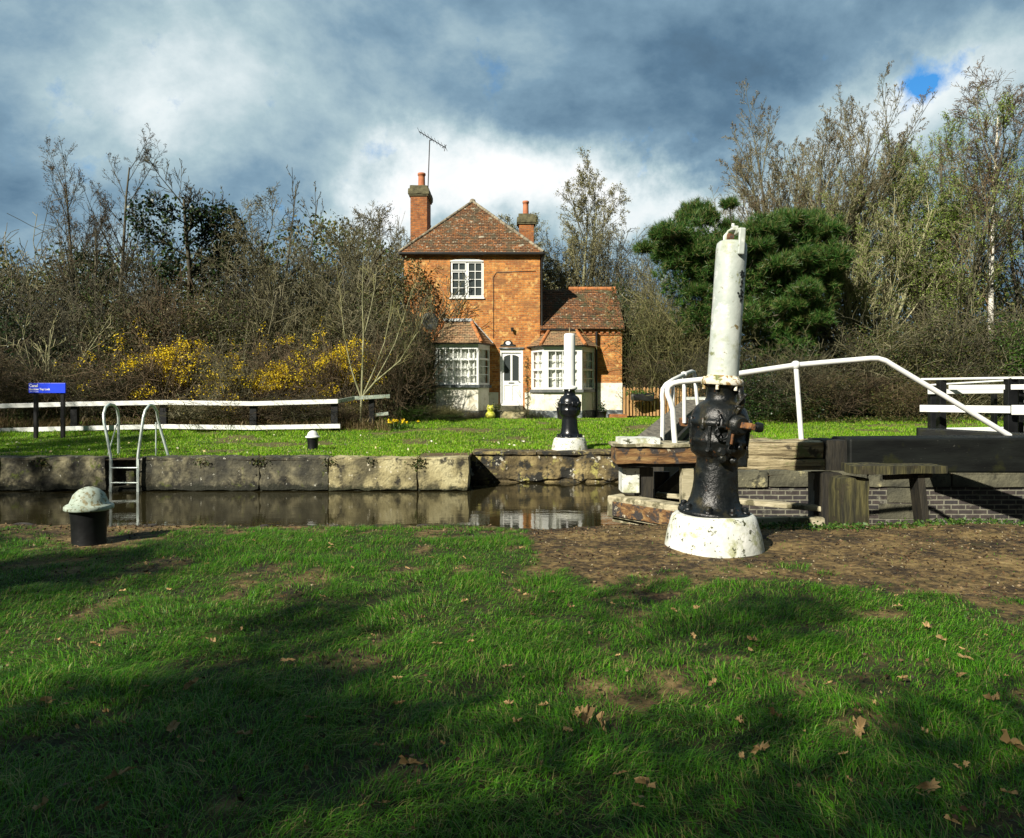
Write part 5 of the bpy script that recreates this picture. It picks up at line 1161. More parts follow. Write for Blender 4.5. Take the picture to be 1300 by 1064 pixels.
# ================================================================== VEGETATION
def cz(px, Y): return zf1(PX(px, Y), Y)
def place(px, Y): return (PX(px, Y), Y, cz(px, Y)-.03)
BV = {}
BV['bramble'] = [bush_meshes(11, 3.6, 3.4, 11000, 'bramble_leaf', 'twig_red', .055, 26, twr=.007), bush_meshes(12, 3.6, 3.4, 9000, 'bramble_leaf', 'twig_grey', .055, 28, twr=.007)]
BV['hedge'] = [bush_meshes(21, 3.6, 3.8, 15000, 'hedge_leaf', 'twig_grey', .062, 18, lumps=15), bush_meshes(22, 3.6, 3.8, 13000, 'hedge_leaf', 'twig_dark', .062, 20, lumps=16)]
BV['dark'] = [bush_meshes(31, 3.6, 3.8, 12000, 'dark_leaf', 'twig_dark', .08, 16, lumps=12)]
BV['twiggy'] = [bush_meshes(41, 4.2, 4.2, 5200, 'bramble_leaf', 'twig_grey', .05, 34, twr=.007), bush_meshes(42, 4.2, 4.2, 5600, 'hedge_leaf', 'twig_dark', .05, 34, twr=.007)]
BV['straw'] = [bush_meshes(51, 3.6, 3.8, 6500, 'hedge_leaf', 'twig_straw', .055, 40, hang=.05, twr=.007)]
BV['forsythia'] = [bush_meshes(61, 3.2, 2.6, 1500, 'bramble_leaf', 'twig_red', .05, 40, extra=('flower', .345, .045), twr=.007), bush_meshes(62, 3.2, 2.6, 1500, 'bramble_leaf', 'twig_red', .05, 40, extra=('flower', .37, .045), twr=.007)]
BV['ivy'] = [bush_meshes(71, 3.0, 3.2, 9000, 'green_leaf', 'twig_dark', .07, 14, lumps=12)]
WD = dict(bramble=3.6, hedge=3.6, dark=3.6, twiggy=4.4, straw=3.6, forsythia=3.2, ivy=3.0); HT = dict(bramble=3.5, hedge=3.9, dark=3.8, twiggy=4.3, straw=3.9, forsythia=2.6, ivy=3.2)
cnt = [0]
def B(px, Y, ptop, pw, kind, label, group=None, name=None, cat='bush', var=None):
    i = cnt[0]; cnt[0] += 1
    g = cz(px, Y); H = PZ(ptop, Y)-g; W = pw/F*Y*1.15
    ms = BV[kind][(i if var is None else var) % len(BV[kind])]
    return bush(name or {'dark': 'evergreen_or_shaded_bush', 'ivy': 'ivy_bush', 'forsythia': 'forsythia_bush', 'bramble': 'bramble_bush', 'straw': 'bramble_bush'}.get(kind, 'hedge_bush'), label, ms, (PX(px, Y), Y, g-.03), (W/WD[kind], min(1.1, max(.5, W/WD[kind])), H/HT[kind]), (i*2.4) % .9-.45, cat, group or 'thicket behind the canal')
# front row, left
B(-15, 23.2, 440, 130, 'bramble', 'brown bramble clump at the left edge behind the fence')
B(30, 23.0, 452, 110, 'twiggy', 'bare twiggy clump just above the blue sign')
B(95, 23.2, 455, 110, 'bramble', 'brown bramble clump between the blue sign and the ladder')
B(140, 23.2, 470, 100, 'twiggy', 'low twiggy clump behind the left ladder hoop')
B(205, 23.3, 436, 125, 'forsythia', 'forsythia with yellow flowers behind the right ladder hoop', 'yellow flowering forsythias', cat='shrub', var=0)
B(282, 22.9, 445, 75, 'bramble', 'brown bramble gap between the two forsythia masses')
B(350, 23.3, 438, 100, 'forsythia', 'forsythia with yellow flowers right of the bramble gap', 'yellow flowering forsythias', cat='shrub', var=1)
B(428, 23.4, 434, 85, 'forsythia', 'forsythia with brightest yellow flowers nearest the pale sapling', 'yellow flowering forsythias', cat='shrub', var=0)
B(335, 22.6, 500, 110, 'bramble', 'low bramble under the middle forsythia')
B(395, 22.4, 497, 90, 'twiggy', 'low tangle of twigs over the fence behind the far bollard')
B(445, 22.4, 508, 60, 'bramble', 'low bramble swallowing the end of the white fence')
B(230, 22.6, 505, 110, 'bramble', 'low bramble under the left forsythia')
B(500, 23.6, 420, 80, 'bramble', 'tall bramble clump against the left bay of the cottage')
B(525, 24.4, 380, 60, 'hedge', 'upright shrub pressed against the cottage corner')
# middle row; the leftmost wear darker leaves in place of shade
B(-60, 26, 360, 170, 'dark', 'olive hedge, shade put into its leaf colour, at the left edge of the picture')
B(15, 26, 365, 150, 'dark', 'olive hedge mass with shade put into its leaf colour above the brambles at far left')
B(85, 25.6, 385, 130, 'dark', 'brown thicket darkened in leaf colour for shade at the foot of the tall twin stemmed tree')
B(160, 26, 350, 140, 'hedge', 'olive hedge mass above the left forsythia')
B(235, 25.8, 355, 130, 'bramble', 'brown thicket below the ivy clad tree')
B(300, 26, 350, 130, 'hedge', 'olive hedge mass between the ivy clad tree and the round bare tree')
B(360, 25.6, 370, 130, 'twiggy', 'bare twiggy thicket left under the round bare tree')
B(430, 25.6, 372, 120, 'bramble', 'brown thicket right under the round bare tree')
B(490, 26.2, 352, 100, 'hedge', 'olive hedge mass behind the pale sapling')
# back row; shade at its left end is put into the leaf colour
B(-40, 30, 305, 180, 'dark', 'tall hedge tree mass with shade put into its dark leaf colour at the top left edge')
B(40, 30, 308, 160, 'hedge', 'tall dark hedge left of the twin stemmed tree')
B(105, 31, 335, 130, 'twiggy', 'tall twiggy hedge behind the twin stemmed tree')
B(178, 30, 300, 110, 'dark', 'round dark evergreen right of the twin stemmed tree')
B(265, 31, 325, 150, 'hedge', 'tall hedge behind the ivy clad tree')
B(345, 30, 315, 140, 'twiggy', 'tall twiggy hedge below the thin bare whips')
B(415, 30, 320, 140, 'hedge', 'tall hedge behind the round bare tree')
B(490, 29.5, 325, 110, 'twiggy', 'tall twiggy hedge reaching the cottage roof edge')
# right side
B(812, 27.5, 345, 70, 'dark', 'small dark conifer like bush beside the side wing')
B(838, 25.0+1.2, 360, 100, 'straw', 'straw coloured tangle behind the picket fence')
B(880, 26.0, 395, 100, 'straw', 'yellowish tangle between picket fence and leaning paddle gear', var=0)
B(818, 26.3, 440, 60, 'bramble', 'brown bramble at the picket fence left end')
B(930, 25.5, 430, 100, 'twiggy', 'dark twiggy bush right behind the white tube')
B(985, 23.8, 495, 80, 'hedge', 'low green bush on the lawn right of the paddle gear')
B(985, 23.9, 455, 120, 'dark', 'dark evergreen thicket under the middle of the pine')
B(1010, 23.9, 435, 90, 'twiggy', 'bare twigs breaking up the lower right of the pine')
B(915, 24.2, 440, 90, 'twiggy', 'dark twigs under the left of the pine')
B(1050, 24.0, 465, 110, 'bramble', 'dark bramble under the right of the pine')
B(1045, 25.5, 425, 130, 'dark', 'dark twiggy thicket right under the pine')
B(1110, 25.3, 405, 140, 'hedge', 'olive thicket above the bend of the white handrail')
B(1175, 25.5, 398, 140, 'hedge', 'olive thicket above the end of the right fence')
B(1235, 25.8, 385, 130, 'hedge', 'olive thicket below the birch')
B(1290, 25.0, 392, 110, 'ivy', 'green ivy bank at the right edge below the birch')
B(1350, 26, 380, 130, 'hedge', 'olive thicket beyond the right edge')
B(1225, 24.3, 470, 110, 'bramble', 'low bramble bank behind the right fence')
B(1140, 24.2, 478, 100, 'bramble', 'low bramble bank left of the right fence')
B(1085, 28, 400, 150, 'twiggy', 'tall twiggy thicket behind the pine')
B(1180, 28.5, 400, 150, 'twiggy', 'tall twiggy thicket under the budding willow')
B(1270, 29, 395, 150, 'hedge', 'tall olive thicket behind the birch')
B(850, 31, 355, 120, 'twiggy', 'tall twiggy thicket left of the pine')
B(775, 33, 345, 100, 'hedge', 'hedge behind the side wing roof')
B(720, 37, 330, 150, 'hedge', 'hedge far behind the cottage')
# garden border in front of the left bay
for k, (px, Y, pt, pw, kind, lb) in enumerate([(572, 24.1, 516, 34, 'straw', 'pale dry shrub in the border before the left bay'), (548, 24.2, 512, 45, 'straw', 'low dry grassy clump left of the border'), (520, 23.6, 512, 50, 'ivy', 'low green plant at the left end of the border'), (600, 24.5, 519, 20, 'bramble', 'small brown shrub under the left bay sill'), (560, 23.9, 522, 60, 'ivy', 'flat green plants in the border soil')]):
    B(px, Y, pt, pw, kind, lb, 'border plants before the cottage', 'garden_shrub', 'shrub')
r_ = np.random.default_rng(5)
t = thing('daffodil_clump', 'small clump of yellow daffodils near the foot of the pale sapling', 'daffodils', place(501, 22.0))
v = Veg(); C = r_.normal(size=(500, 3))*np.array([.22, .12, .06])+np.array([0, 0, .12]); v.leaves(C, .12, r_, 0, .12, 0, np.tile([0, 0, 1.], (500, 1))); put('leaves', v.mesh('leaves', ['green_leaf']), t)
v = Veg(); C = r_.normal(size=(22, 3))*np.array([.22, .1, .03])+np.array([0, -.05, .27]); v.leaves(np.repeat(C, 5, 0)+r_.normal(size=(110, 3))*.012, .07, r_, 0, .8); put('flowers', v.mesh('flowers', ['flower']), t)
# dry stalks along the fence foot
n = 5200; X = PX(-20, 21.9)+(PX(500, 21.9)-PX(-20, 21.9))*r_.random(n); Yy = 21.55+r_.random(n)*.9
Lh = .15+.35*r_.random(n); V, q, t3 = blades(np.stack([X, Yy], 1), zfar(X, Yy), Lh, .012+0*Lh, r_, 1.0)
tag(put('dry_grass', np_mesh('dry_grass', V, [(q, 0), (t3, 0)], [M['dry']])), 'dry dead stalks along the foot of the left fence', 'dry grass', None, 'stuff')
weeds('low_weeds', 'rough weeds and soil plants along the foot of the thicket', [(PX(px, 23.4), 23.4) for px in range(905, 1340, 14)], (.5, .5), 130, .06, 'hedge_leaf', 15, zfar, .16)

# woodland beyond everything, one mass
n = 120000; r_ = np.random.default_rng(77)
X = -46+r_.random(n)*92; Yy = 38+r_.random(n)*7
top = np.where(X < 0, 8.4, 5.6)*(.62+.75*fbm(X*.22, X*0, 91, 3))+1.6*fbm(X*1.3, X*0, 92)
Z = .6+top*r_.random(n)**.75; kp = vnoise(X*.9+Yy*.5, Z*1.1, 93) > .22
v = Veg(); v.leaves(np.stack([X, Yy, Z], 1)[kp], .22, r_, 0, .6)
tag(put('distant_wood', v.mesh('distant_wood', ['hedge_leaf'])), 'dull green mass of woodland closing the view behind everything', 'woodland', None, 'stuff')

# ------------------------------------------------------------------ trees
def T(name, label, px, Y, ptop, r, seed, bark, twig, **k):
    g = cz(px, Y); k.pop('hk', 1); H = PZ(ptop, Y)-g; return tree_obj(name, label, (PX(px, Y), Y, g), H, r, seed, bark, twig, group=k.pop('group', 'bare spring trees behind the thicket'), **k)
UP = dict(up=[.02, .07, .06, .05, .04], ang=[.48, .55, .65, .7], w=[.025, .04, .06, .09, .1], rr=[.42, .5, .5, .6], t0=[.2, .15, .15, .15], fall=.75)
T('bare_tree', 'left stem of the tall bare trees standing above the left hedge', 104, 29, 178, .12, 101, 'bark', 'twig_dark', lean=(-.05, 0), P=dict(UP, k=[18, 8, 4, 3], ang=[.6, .6, .65, .7], lr=[.42, .42, .42, .5]), rmin=.007, leaf='bud_brown', leaf_n=1, leaf_size=.05)
T('bare_tree', 'taller forked bare tree right of its neighbour above the left hedge', 134, 29, 158, .13, 102, 'bark', 'twig_dark', stems=2, spread=.10, P=dict(UP, k=[17, 8, 4, 3], ang=[.6, .6, .65, .7], lr=[.42, .42, .42, .5]), rmin=.007, leaf='bud_brown', leaf_n=1, leaf_size=.05)
iv = T('ivy_clad_tree', 'dark ivy clad leaning tree with a fan of bare twigs', 240, 28.5, 214, .22, 103, 'bark', 'twig_dark', lean=(.12, 0), P=dict(up=[-.01, .05, .04, .03, .03], k=[16, 8, 5, 4], t0=[.55, .1, .1, .1], ang=[1.0, .6, .6, .6], lr=[.34, .5, .5, .55]), rmin=.010, hk=.95)
r_ = np.random.default_rng(6); tv = np.array([c_.co[:] for c_ in iv.children[0].data.vertices]); zm = tv[:, 2].max(); tv = tv[(tv[:, 2] > .3*zm) & (tv[:, 2] < .80*zm)]; C = tv[r_.integers(0, len(tv), 4500)]; ks = iv.scale[0]; C = C+r_.normal(size=C.shape)*np.array([.24, .24, .4])/ks*(1.25-.9*(C[:, 2:]/zm))
v = Veg(); v.leaves(C, .12/ks, r_, 0, .8); put('ivy', v.mesh('ivy', ['dark_leaf']), iv)
T('round_bare_tree', 'broad round headed bare tree left of the cottage', 395, 28, 243, .16, 104, 'bark', 'twig_grey', stems=5, spread=.42, P=dict(k=[12, 8, 6, 4], up=[-.01, .03, .02, .02, .02], lr=[.42, .5, .5, .55]), rmin=.009, leaf='bramble_leaf', leaf_n=1, leaf_size=.05, leaf_rad=.08, hk=1.0)
T('bare_tree', 'thin bare whips rising above the hedge right of the ivy clad tree', 338, 29, 225, .07, 105, 'bark', 'twig_dark', stems=4, spread=.16, P=dict(UP, k=[8, 4, 3, 2], lr=[.3, .4, .4, .5]), rmin=.010)
T('bare_tree', 'bare scrubby tree close to the cottage chimney', 470, 27.5, 285, .10, 106, 'bark', 'twig_grey', stems=4, spread=.35, P=dict(k=[10, 6, 5, 3], lr=[.4, .5, .5, .55]), rmin=.009)
sp = thing('sapling', 'pale slender sapling with upswept stems before the cottage', 'tree', place(458, 22.4), 'saplings'); ob = np.array(sp.location)
def pl(pts, n=9): 
    a = np.array([np.array(at(px, py, 22.4+dy))-ob for px, py, dy in pts]); t_ = np.linspace(0, len(a)-1, n); return np.stack([np.interp(t_, range(len(a)), a[:, k]) for k in range(3)], 1)
mains = [(pl([(457, 560, 0), (459, 505, 0), (461.5, 425, 0), (460, 380, 0), (461, 332, 0)]), .045, .007), (pl([(459, 506, 0), (446, 470, -.1), (437, 425, -.2), (431, 365, -.3)]), .03, .006), (pl([(459, 505, 0), (476, 485, -.2), (508, 458, -.4), (528, 425, -.5), (541, 398, -.5)]), .032, .006), (pl([(459, 505, 0), (475, 470, .1), (490, 430, .2), (498, 375, .3)]), .026, .006), (pl([(461, 430, 0), (470, 395, .1), (476, 365, .1), (478, 340, .2)]), .018, .006), (pl([(476, 484, -.2), (500, 440, 0), (512, 405, .1), (522, 370, .1)]), .018, .006)]
r_ = np.random.default_rng(107); out = [[], [], []]
P = dict(n=[6, 4, 3], w=[.06, .1, .1], up=[.05, .03, .02], k=[4, 2], t0=[.2, .2], ang=[.5, .5], lr=[.5, .5], rr=[.6, .6], tap=[.5, .5, .7], rmin=.0055)
for q, a_, b_ in mains:
    for k in range(3, 9):
        for e in range(1):
            d = q[k]-q[k-1]; d = d/np.linalg.norm(d)+r_.normal(size=3)*.42; grow(r_, q[k], d/np.linalg.norm(d), .45+.4*r_.random(), .009, 0, P, out)
v = Veg(); v.tubes([(q, np.linspace(a_, b_, 9)) for q, a_, b_ in mains], 6); put('trunk', v.mesh('trunk', ['bark_pale']), sp)
v = Veg(); v.tubes(out[0], 3); v.tubes(out[1], 3); v.tubes(out[2], 3); put('crown', v.mesh('crown', ['twig_straw']), sp)
T('sapling', 'thin bare sapling among the brambles behind the blue sign', 60, 23.5, 380, .03, 108, 'bark_pale', 'twig_pale', stems=4, spread=.3, P=dict(n=[8, 6, 5], w=[.04, .08, .1], up=[.0, .04, .04], k=[6, 4], t0=[.3, .2], ang=[.7, .6], lr=[.4, .4], rr=[.5, .5], tap=[.3, .4, .6]), rmin=.009, group='saplings')
# behind the cottage
T('budding_tree', 'budding catkin tree rising behind the side wing roof', 732, 33, 190, .14, 109, 'bark_pale', 'twig_grey', lean=(-.10, 0), stems=5, spread=.20, P=dict(UP, k=[16, 9, 4, 3], lr=[.52, .42, .42, .5], up=[.005, .05, .05, .04, .03]), rmin=.010, leaf='catkin', leaf_n=2, leaf_size=.08, leaf_rad=.07, hk=1.1)
T('bare_tree', 'faint bare tree between the side wing and the pine', 795, 34, 285, .10, 110, 'bark', 'twig_grey', stems=3, spread=.25, P=dict(k=[12, 6, 5, 3]), rmin=.010)
T('bare_tree', 'thin bare scrub left of the pine', 850, 29, 325, .08, 111, 'bark', 'twig_pale', stems=4, spread=.4, P=dict(k=[10, 6, 4, 3]), rmin=.009)
# right
T('bare_tree', 'brown bare tree with many upright branches just right of the pine top', 1018, 29, 106, .16, 112, 'bark', 'twig_grey', stems=7, spread=.20, P=dict(UP, k=[18, 9, 6, 3], lr=[.5, .42, .42, .5]), rmin=.008, leaf='bud_brown', leaf_n=1, leaf_size=.05, leaf_rad=.03, hk=1.12)
T('bare_tree', 'pale grey many stemmed tree right of the brown upright one', 1092, 28, 180, .12, 113, 'bark_pale', 'twig_pale', stems=6, spread=.28, P=dict(UP, k=[12, 7, 5, 3], lr=[.42, .45, .45, .5]), rmin=.009, leaf='bud', leaf_n=1, leaf_size=.05)
T('willow_tree', 'tall willow with fresh green buds left of the birch', 1190, 28.5, 142, .16, 114, 'bark', 'twig_grey', stems=4, spread=.24, P=dict(UP, k=[14, 8, 5, 4], lr=[.48, .48, .45, .5]), rmin=.009, leaf='bud', leaf_n=2, leaf_size=.06, leaf_rad=.07, group='budding trees')
T('willow_tree', 'shorter green budding tree between the grey stems and the willow', 1145, 30, 200, .12, 116, 'bark', 'twig_grey', stems=3, spread=.24, P=dict(UP, k=[14, 8, 5, 3], lr=[.45, .48, .45, .5]), rmin=.009, leaf='bud', leaf_n=2, leaf_size=.07, leaf_rad=.07, group='budding trees')
T('birch_tree', 'white trunked birch with drooping dark twigs near the right edge', 1258, 27, 88, .15, 115, 'bark_birch', 'twig_red', stems=1, lean=(.02, 0), P=dict(up=[.01, .07, -.01, -.05, -.06], w=[.02, .05, .1, .15, .15], k=[20, 9, 6, 4], ang=[.5, .6, .6, .6], t0=[.3, .2, .2, .2], lr=[.30, .5, .5, .6], rr=[.35, .5, .5, .5]), rmin=.008, leaf='bud_brown', leaf_n=1, leaf_size=.05, hk=1.05)
T('bare_tree', 'dark bare tree cut by the right edge', 1318, 28, 140, .14, 117, 'bark', 'twig_dark', stems=3, spread=.2, P=dict(UP, k=[13, 7, 5, 3]), rmin=.009, leaf='bud_brown', leaf_n=1, leaf_size=.05)
T('bare_tree', 'slim bare tree in the background between pine and willow', 1060, 33, 190, .10, 118, 'bark', 'twig_grey', stems=3, spread=.2, P=dict(UP, k=[12, 6, 4, 3]), rmin=.010)

# the pine: whorls of long needles on spreading limbs
Yp = 25.0; base = Vector(place(965, Yp)); pine = thing('pine_tree', 'dense dark green pine with bushy needle tufts behind the leaning paddle gear', 'tree', base)
blobs = [(926, 262, 9), (820, 318, 13), (850, 300, 20), (884, 275, 20), (1045, 300, 24), (1005, 288, 22)]
rb_ = random.Random(21)
for (ex_, ey_, rx_, ry_, n_) in [(880, 322, 54, 58, 17), (1012, 345, 56, 72, 20), (945, 345, 50, 62, 14)]:
    for q_ in range(n_):
        a_ = rb_.uniform(0, 6.283); k_ = rb_.random()**.5; blobs.append((ex_+rx_*k_*math.cos(a_), ey_+ry_*k_*math.sin(a_), rb_.uniform(12, 25)))
r_ = np.random.default_rng(12); v = Veg(); br = []
trunk = np.array([[0, 0, -.1], [.05, 0, 1.2], [-.05, 0, 2.4], [-.2, .1, 3.6], [-.5, .1, 4.6], [-.8, 0, 5.3]])
tips = []
for (px, py, rr_) in blobs:
    dY = (r_.random()-.5)*3.4; c = np.array(at(px, py, Yp+dY))-np.array(base); R = rr_/F*Yp*1.22
    hgt = max(.6, min(4.9, c[2]-.5-.25*abs(c[0]))); i = np.interp(hgt, trunk[:, 2], np.arange(6)); k = int(i); s0 = trunk[k]+(trunk[min(5, k+1)]-trunk[k])*(i-k)
    mid = (s0+c)/2+np.array([0, 0, -.25]); P_ = np.array([s0, s0*.6+mid*.4, mid, mid*.4+c*.6, c]); br.append((P_, np.linspace(.05, .015, 5)))
    n = int(230*(R/.7)**2)+30; d = r_.normal(size=(n, 3)); d /= np.linalg.norm(d, axis=1, keepdims=True); d[:, 2] = np.abs(d[:, 2])*.8+d[:, 2]*.2
    lump = 1+.35*(vnoise(d[:, 0]*2.5+px, d[:, 2]*2.5+d[:, 1]*2, 5)-.5)
    q = c+d*(R*(.35+.65*r_.random(n)**.5)*lump)[:, None]*np.array([1, 1, .85]); ax = d*.7+np.array([0, 0, .55]); tips.append((q, ax/np.linalg.norm(ax, axis=1, keepdims=True)))
    for j in range(0, n, 4): br.append((np.array([c+(q[j]-c)*s for s in (0, .3, .6, .85, 1)])+np.array([[0, 0, -.04*s*(1-s)*4] for s in (0, .3, .6, .85, 1)]), np.linspace(.012, .006, 5)))
v.tubes([(trunk, np.linspace(.16, .07, 6))], 8); v.tubes(br, 4); put('trunk', v.mesh('trunk', ['bark']), pine)
for (ex_, ey_, rx_, ry_, n_) in [(877, 328, 50, 60, 700), (1010, 352, 56, 78, 900), (945, 365, 52, 68, 780), (990, 440, 48, 42, 500), (898, 395, 45, 32, 350)]:
    d = r_.normal(size=(n_, 3)); d /= np.linalg.norm(d, axis=1, keepdims=True); d *= (r_.random((n_, 1))**.45); K_ = Yp/F
    c = np.array(at(ex_, ey_, Yp))-np.array(base); q = c+d*np.array([rx_*K_, 1.3, ry_*K_]); ax = d*.6+np.array([0, -.15, .5]); tips.append((q, ax/np.linalg.norm(ax, axis=1, keepdims=True)))
Q = np.concatenate([a for a, _ in tips]); A_ = np.concatenate([a for _, a in tips]); nn = 22
d = A_[:, None, :]*.75+r_.normal(size=(len(Q), nn, 3))*.55; d /= np.linalg.norm(d, axis=2, keepdims=True); Ln = (.16+.13*r_.random((len(Q), nn)))[..., None]
b0 = Q[:, None, :]-A_[:, None, :]*.10*r_.random((len(Q), nn, 1)); tp = b0+d*Ln; sd = np.cross(d, r_.normal(size=d.shape)); sd /= np.linalg.norm(sd, axis=2, keepdims=True); sd *= .0095
V = np.stack([b0-sd, b0+sd, tp], 2).reshape(-1, 3); put('crown', np_mesh('crown', V, [(np.arange(len(V)).reshape(-1, 3), 0)], [M['needle']]), pine)

# climbing plant on the cottage corner
cp = thing('climbing_plant', 'dark leafy climber covering the left corner of the cottage front', 'climber', (XL+.1, HY-.2, .5))
r_ = np.random.default_rng(15); P = dict(n=[9, 6, 5], w=[.12, .16, .2], up=[.03, .02, 0], k=[9, 5], t0=[.15, .1], ang=[.6, .7], lr=[.35, .45], rr=[.5, .6], tap=[.4, .5, .7], rmin=.008)
out = [[], [], []]
for i in range(16):
    x = (r_.random()-.3)*1.0; sl = r_.random()*.55; Lc = 3.6+1.7*r_.random()-sl*1.2
    dd = np.array([sl-.1, -.02, 1]); dd /= np.linalg.norm(dd); grow(r_, np.array([x, -.05-.35*r_.random(), -.1]), dd, Lc, .022, 0, P, out)
for lv in out:
    for q, _ in lv: q[:, 1] = np.clip(q[:, 1], -.8, .12)
v = Veg(); v.tubes(out[0], 5); v.tubes(out[1], 3); v.tubes(out[2], 3); put('stems', v.mesh('stems', ['twig_grey']), cp)
n = 9500; X = r_.random(n)*2.5-.9; Z = r_.random(n)*5.4
lim = 1.1-.28*np.abs(Z-3.3)+.9*(fbm(X*0+Z*.9, Z*.3, 16)-.5); kp = (X < lim) & (vnoise(X*2.3, Z*2.3, 17) > .33); C = np.stack([X, -.02-.65*r_.random(n)**1.5, Z], 1)[kp]
v = Veg(); v.leaves(C, .075, r_, 0, .7); put('foliage', v.mesh('foliage', ['bramble_leaf']), cp)
# green creeper low by the door frame
cp = thing('creeper', 'thin climbing plant on the wall between door and right bay', 'climber', (hx(669), HY-.03, .5)); C = np.stack([r_.normal(size=150)*.05, -.03-.03*r_.random(150), .1+2.0*r_.random(150)], 1); v = Veg(); v.leaves(C, .05, r_, 0, .7); put('foliage', v.mesh('foliage', ['hedge_leaf']), cp)
v = Veg(); v.tubes([(np.array([[0, -.01, 0], [.03, -.015, .7], [-.02, -.015, 1.4], [.02, -.015, 2.1]]), np.array([.012, .01, .008, .006]))], 5); put('stems', v.mesh('stems', ['twig_grey']), cp)
B(657, 25.2, 517, 26, 'hedge', 'small green plant right of the boulder by the doorstep', 'border plants before the cottage', 'garden_shrub', 'shrub')
B(682, 25.0, 519, 26, 'dark', 'small dark plant under the left end of the right bay', 'border plants before the cottage', 'garden_shrub', 'shrub')

# trees behind the photographer, whose crowns shade the near grass
SH = [(-11.5, -7.6, 9.6, 301), (-8.4, -7.2, 8.6, 302), (-5.4, -7.6, 8.4, 303), (-2.6, -8.4, 8.8, 304), (-14.0, -5.2, 9.0, 305), (.6, -8.8, 8.8, 306), (-21, 2, 12, 307), (-23.5, 5, 13, 308), (-26, 9, 13, 309), (-6.8, -5.0, 6.6, 310), (-3.4, -5.4, 6.4, 311), (.2, -5.2, 6.0, 312), (3.2, -6.2, 6.4, 313)]
for i, (x, y, h, sd_) in enumerate(SH):
    nm = ['farthest left', 'second', 'third', 'fourth', 'outer left', 'right hand', 'first far left', 'second far left', 'third far left', 'first small', 'second small', 'third small', 'fourth small'][i]
    tree_obj('shade_tree', 'leafy tree standing behind the photographer, the %s one of the row' % nm, (x, y, 0), h, .16, sd_, 'bark', 'twig_grey', stems=2, spread=.2, P=dict(k=[14, 8, 5, 3], t0=[.25, .15, .1, .1], lr=[.42, .5, .5, .5]), rmin=.010, leaf='hedge_leaf', leaf_n=1 if i > 8 else 2, leaf_size=.10 if i > 8 else .15, leaf_rad=.18, group='trees behind the photographer')

# ================================================================== SUN, SKY, CAMERA
sd = Vector((.68, .86, -.72)).normalized()               # the way the light travels
el = math.asin(-sd.z); az = math.atan2(-sd.x, -sd.y)     # towards the sun
sun = bpy.data.lights.new('sun', 'SUN'); sun.energy = 5.0; sun.angle = math.radians(.5); sun.color = (1.0, .93, .80)
so = bpy.data.objects.new('sun', sun); COL.objects.link(so); so.rotation_euler = sd.to_track_quat('-Z', 'Y').to_euler()
w = bpy.data.worlds.new('World'); S.world = w; w.use_nodes = True; nt = w.node_tree; L = nt.links.new
bg = nt.nodes['Background']
sky = nt.nodes.new('ShaderNodeTexSky'); sky.sky_type = 'NISHITA'; sky.sun_disc = False; sky.sun_elevation = el; sky.sun_rotation = az
tc = nt.nodes.new('ShaderNodeTexCoord'); vec = tc.outputs['Generated']
def vm(op, a, b_=None):
    n_ = nt.nodes.new('ShaderNodeVectorMath'); n_.operation = op
    for i, v_ in enumerate((a, b_)):
        if v_ is None: continue
        if hasattr(v_, 'is_output'): L(v_, n_.inputs[i])
        else: n_.inputs[i].default_value = v_
    return n_
sep = nt.nodes.new('ShaderNodeSeparateXYZ'); L(vec, sep.inputs[0])
den = math_(nt, 'ADD', math_(nt, 'MAXIMUM', sep.outputs[2], 0), .55)
cmb = nt.nodes.new('ShaderNodeCombineXYZ'); L(math_(nt, 'DIVIDE', sep.outputs[0], den), cmb.inputs[0]); L(math_(nt, 'DIVIDE', sep.outputs[1], den), cmb.inputs[1])
cl = noise(nt, 2.6, 9, .60, vec=cmb.outputs[0], dist=.15); cl2 = noise(nt, .9, 4, .5, vec=cmb.outputs[0], dist=.3)
def warp(): 
    nz_ = nd(nt, 'ShaderNodeTexNoise', Scale=4.0, Detail=9.0, Roughness=.62); L(vec, nz_.inputs['Vector'])
    return vm('ADD', vec, vm('MULTIPLY', vm('SUBTRACT', nz_.outputs['Color'], (.5, .5, .5)).outputs[0], (.30, .30, .22)).outputs[0]).outputs[0]
wv = warp()
def blob(px, py, sx, sy, amp, v_=None):
    """soft patch of cloud light in a given direction of the sky"""
    d = Vector(((px-CX)/F, 1, (HZ-py)/F)).normalized()
    df = vm('SUBTRACT', v_ or wv, tuple(d)).outputs[0]; m_ = vm('MULTIPLY', df, (F/sx, F/sx, F/sy)).outputs[0]
    dt = vm('DOT_PRODUCT', m_, m_).outputs[1+0 if False else 'Value']
    return math_(nt, 'MULTIPLY', math_(nt, 'EXPONENT', math_(nt, 'MULTIPLY', dt, -1)), amp)
tot = math_(nt, 'ADD', math_(nt, 'MULTIPLY', math_(nt, 'SUBTRACT', cl, .5), 1.5), .43)
for bl in [(160, 130, 130, 80, .24), (620, 235, 150, 55, .62), (860, 250, 140, 42, .55), (700, 60, 200, 60, .05), (1150, 130, 110, 60, .36), (520, 280, 60, 60, .35), (330, 120, 130, 100, .08), (380, 30, 200, 60, .10), (780, 160, 150, 50, -.25), (1100, 30, 260, 45, -.22), (300, 220, 140, 50, -.16), (20, 210, 80, 60, -.10), (460, 190, 120, 40, -.06)]:
    tot = math_(nt, 'ADD', tot, blob(*bl))
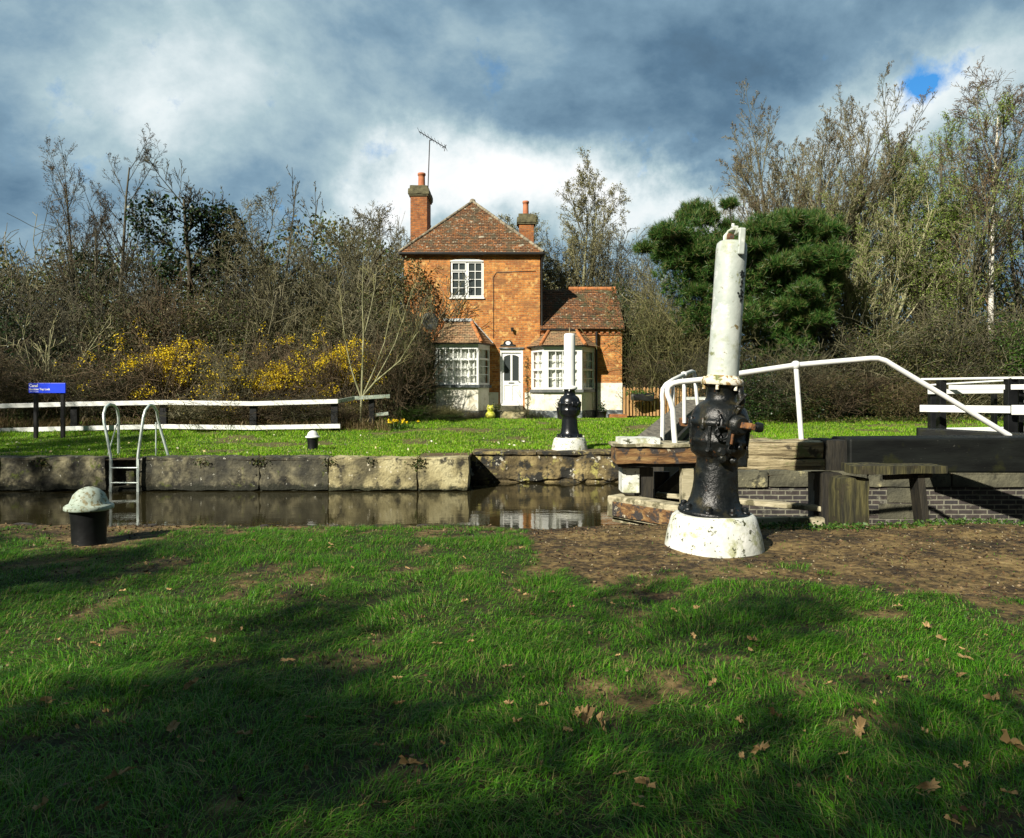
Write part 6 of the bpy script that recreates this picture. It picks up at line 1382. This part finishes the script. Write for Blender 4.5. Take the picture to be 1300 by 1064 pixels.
cr = ramp(nt, [(.0, (.060, .105, .155)), (.22, (.100, .185, .275)), (.42, (.20, .32, .42)), (.62, (.40, .53, .58)), (.85, (.72, .80, .82)), (1.0, (.90, .92, .92))]); L(tot, cr.inputs[0])
cloud = mixc(nt, 1.0, cr.outputs[0], (8.2, 8.2, 8.2), 'MULTIPLY')
# sky dimmed overhead and out of view behind the camera, added for contrast
sky_dim = nd(nt, 'ShaderNodeMapRange'); sky_dim.inputs[1].default_value = -.25; sky_dim.inputs[2].default_value = .55; sky_dim.inputs[3].default_value = .25; sky_dim.inputs[4].default_value = 1.0; L(sep.outputs[1], sky_dim.inputs[0])
cloud = mixc(nt, 1.0, cloud, sky_dim.outputs[0], 'MULTIPLY')
# blue gaps
gap = math_(nt, 'ADD', math_(nt, 'ADD', blob(1183, 95, 34, 26, 2.0), blob(590, 208, 32, 16, .75)), math_(nt, 'ADD', blob(390, 265, 60, 25, .7), blob(780, 300, 40, 16, .5)))
gp = nd(nt, 'ShaderNodeMapRange'); gp.inputs[1].default_value = .45; gp.inputs[2].default_value = 1.5; gn = noise(nt, 14, 8, .65, vec=vec); L(math_(nt, 'ADD', gap, math_(nt, 'MULTIPLY', math_(nt, 'SUBTRACT', gn, .5), 3.6)), gp.inputs[0])
blue = mixc(nt, 1.0, sky.outputs[0], (.30, .85, 1.25), 'MULTIPLY')
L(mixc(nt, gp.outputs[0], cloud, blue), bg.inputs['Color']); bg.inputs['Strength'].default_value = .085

cam = bpy.data.cameras.new('camera'); co = bpy.data.objects.new('camera', cam); COL.objects.link(co); S.camera = co
co.location = (0, 0, CH); co.rotation_euler = (math.pi/2, 0, 0); cam.sensor_width = 36; cam.lens = 36*F/1300; cam.shift_y = -36/1300; cam.clip_end = 2000; cam.clip_start = .05
S.view_settings.view_transform = 'Standard'; S.view_settings.look = 'None'; S.view_settings.exposure = .68; S.view_settings.gamma = 1
S.cycles.max_bounces = 6; S.cycles.transparent_max_bounces = 8; S.cycles.diffuse_bounces = 3
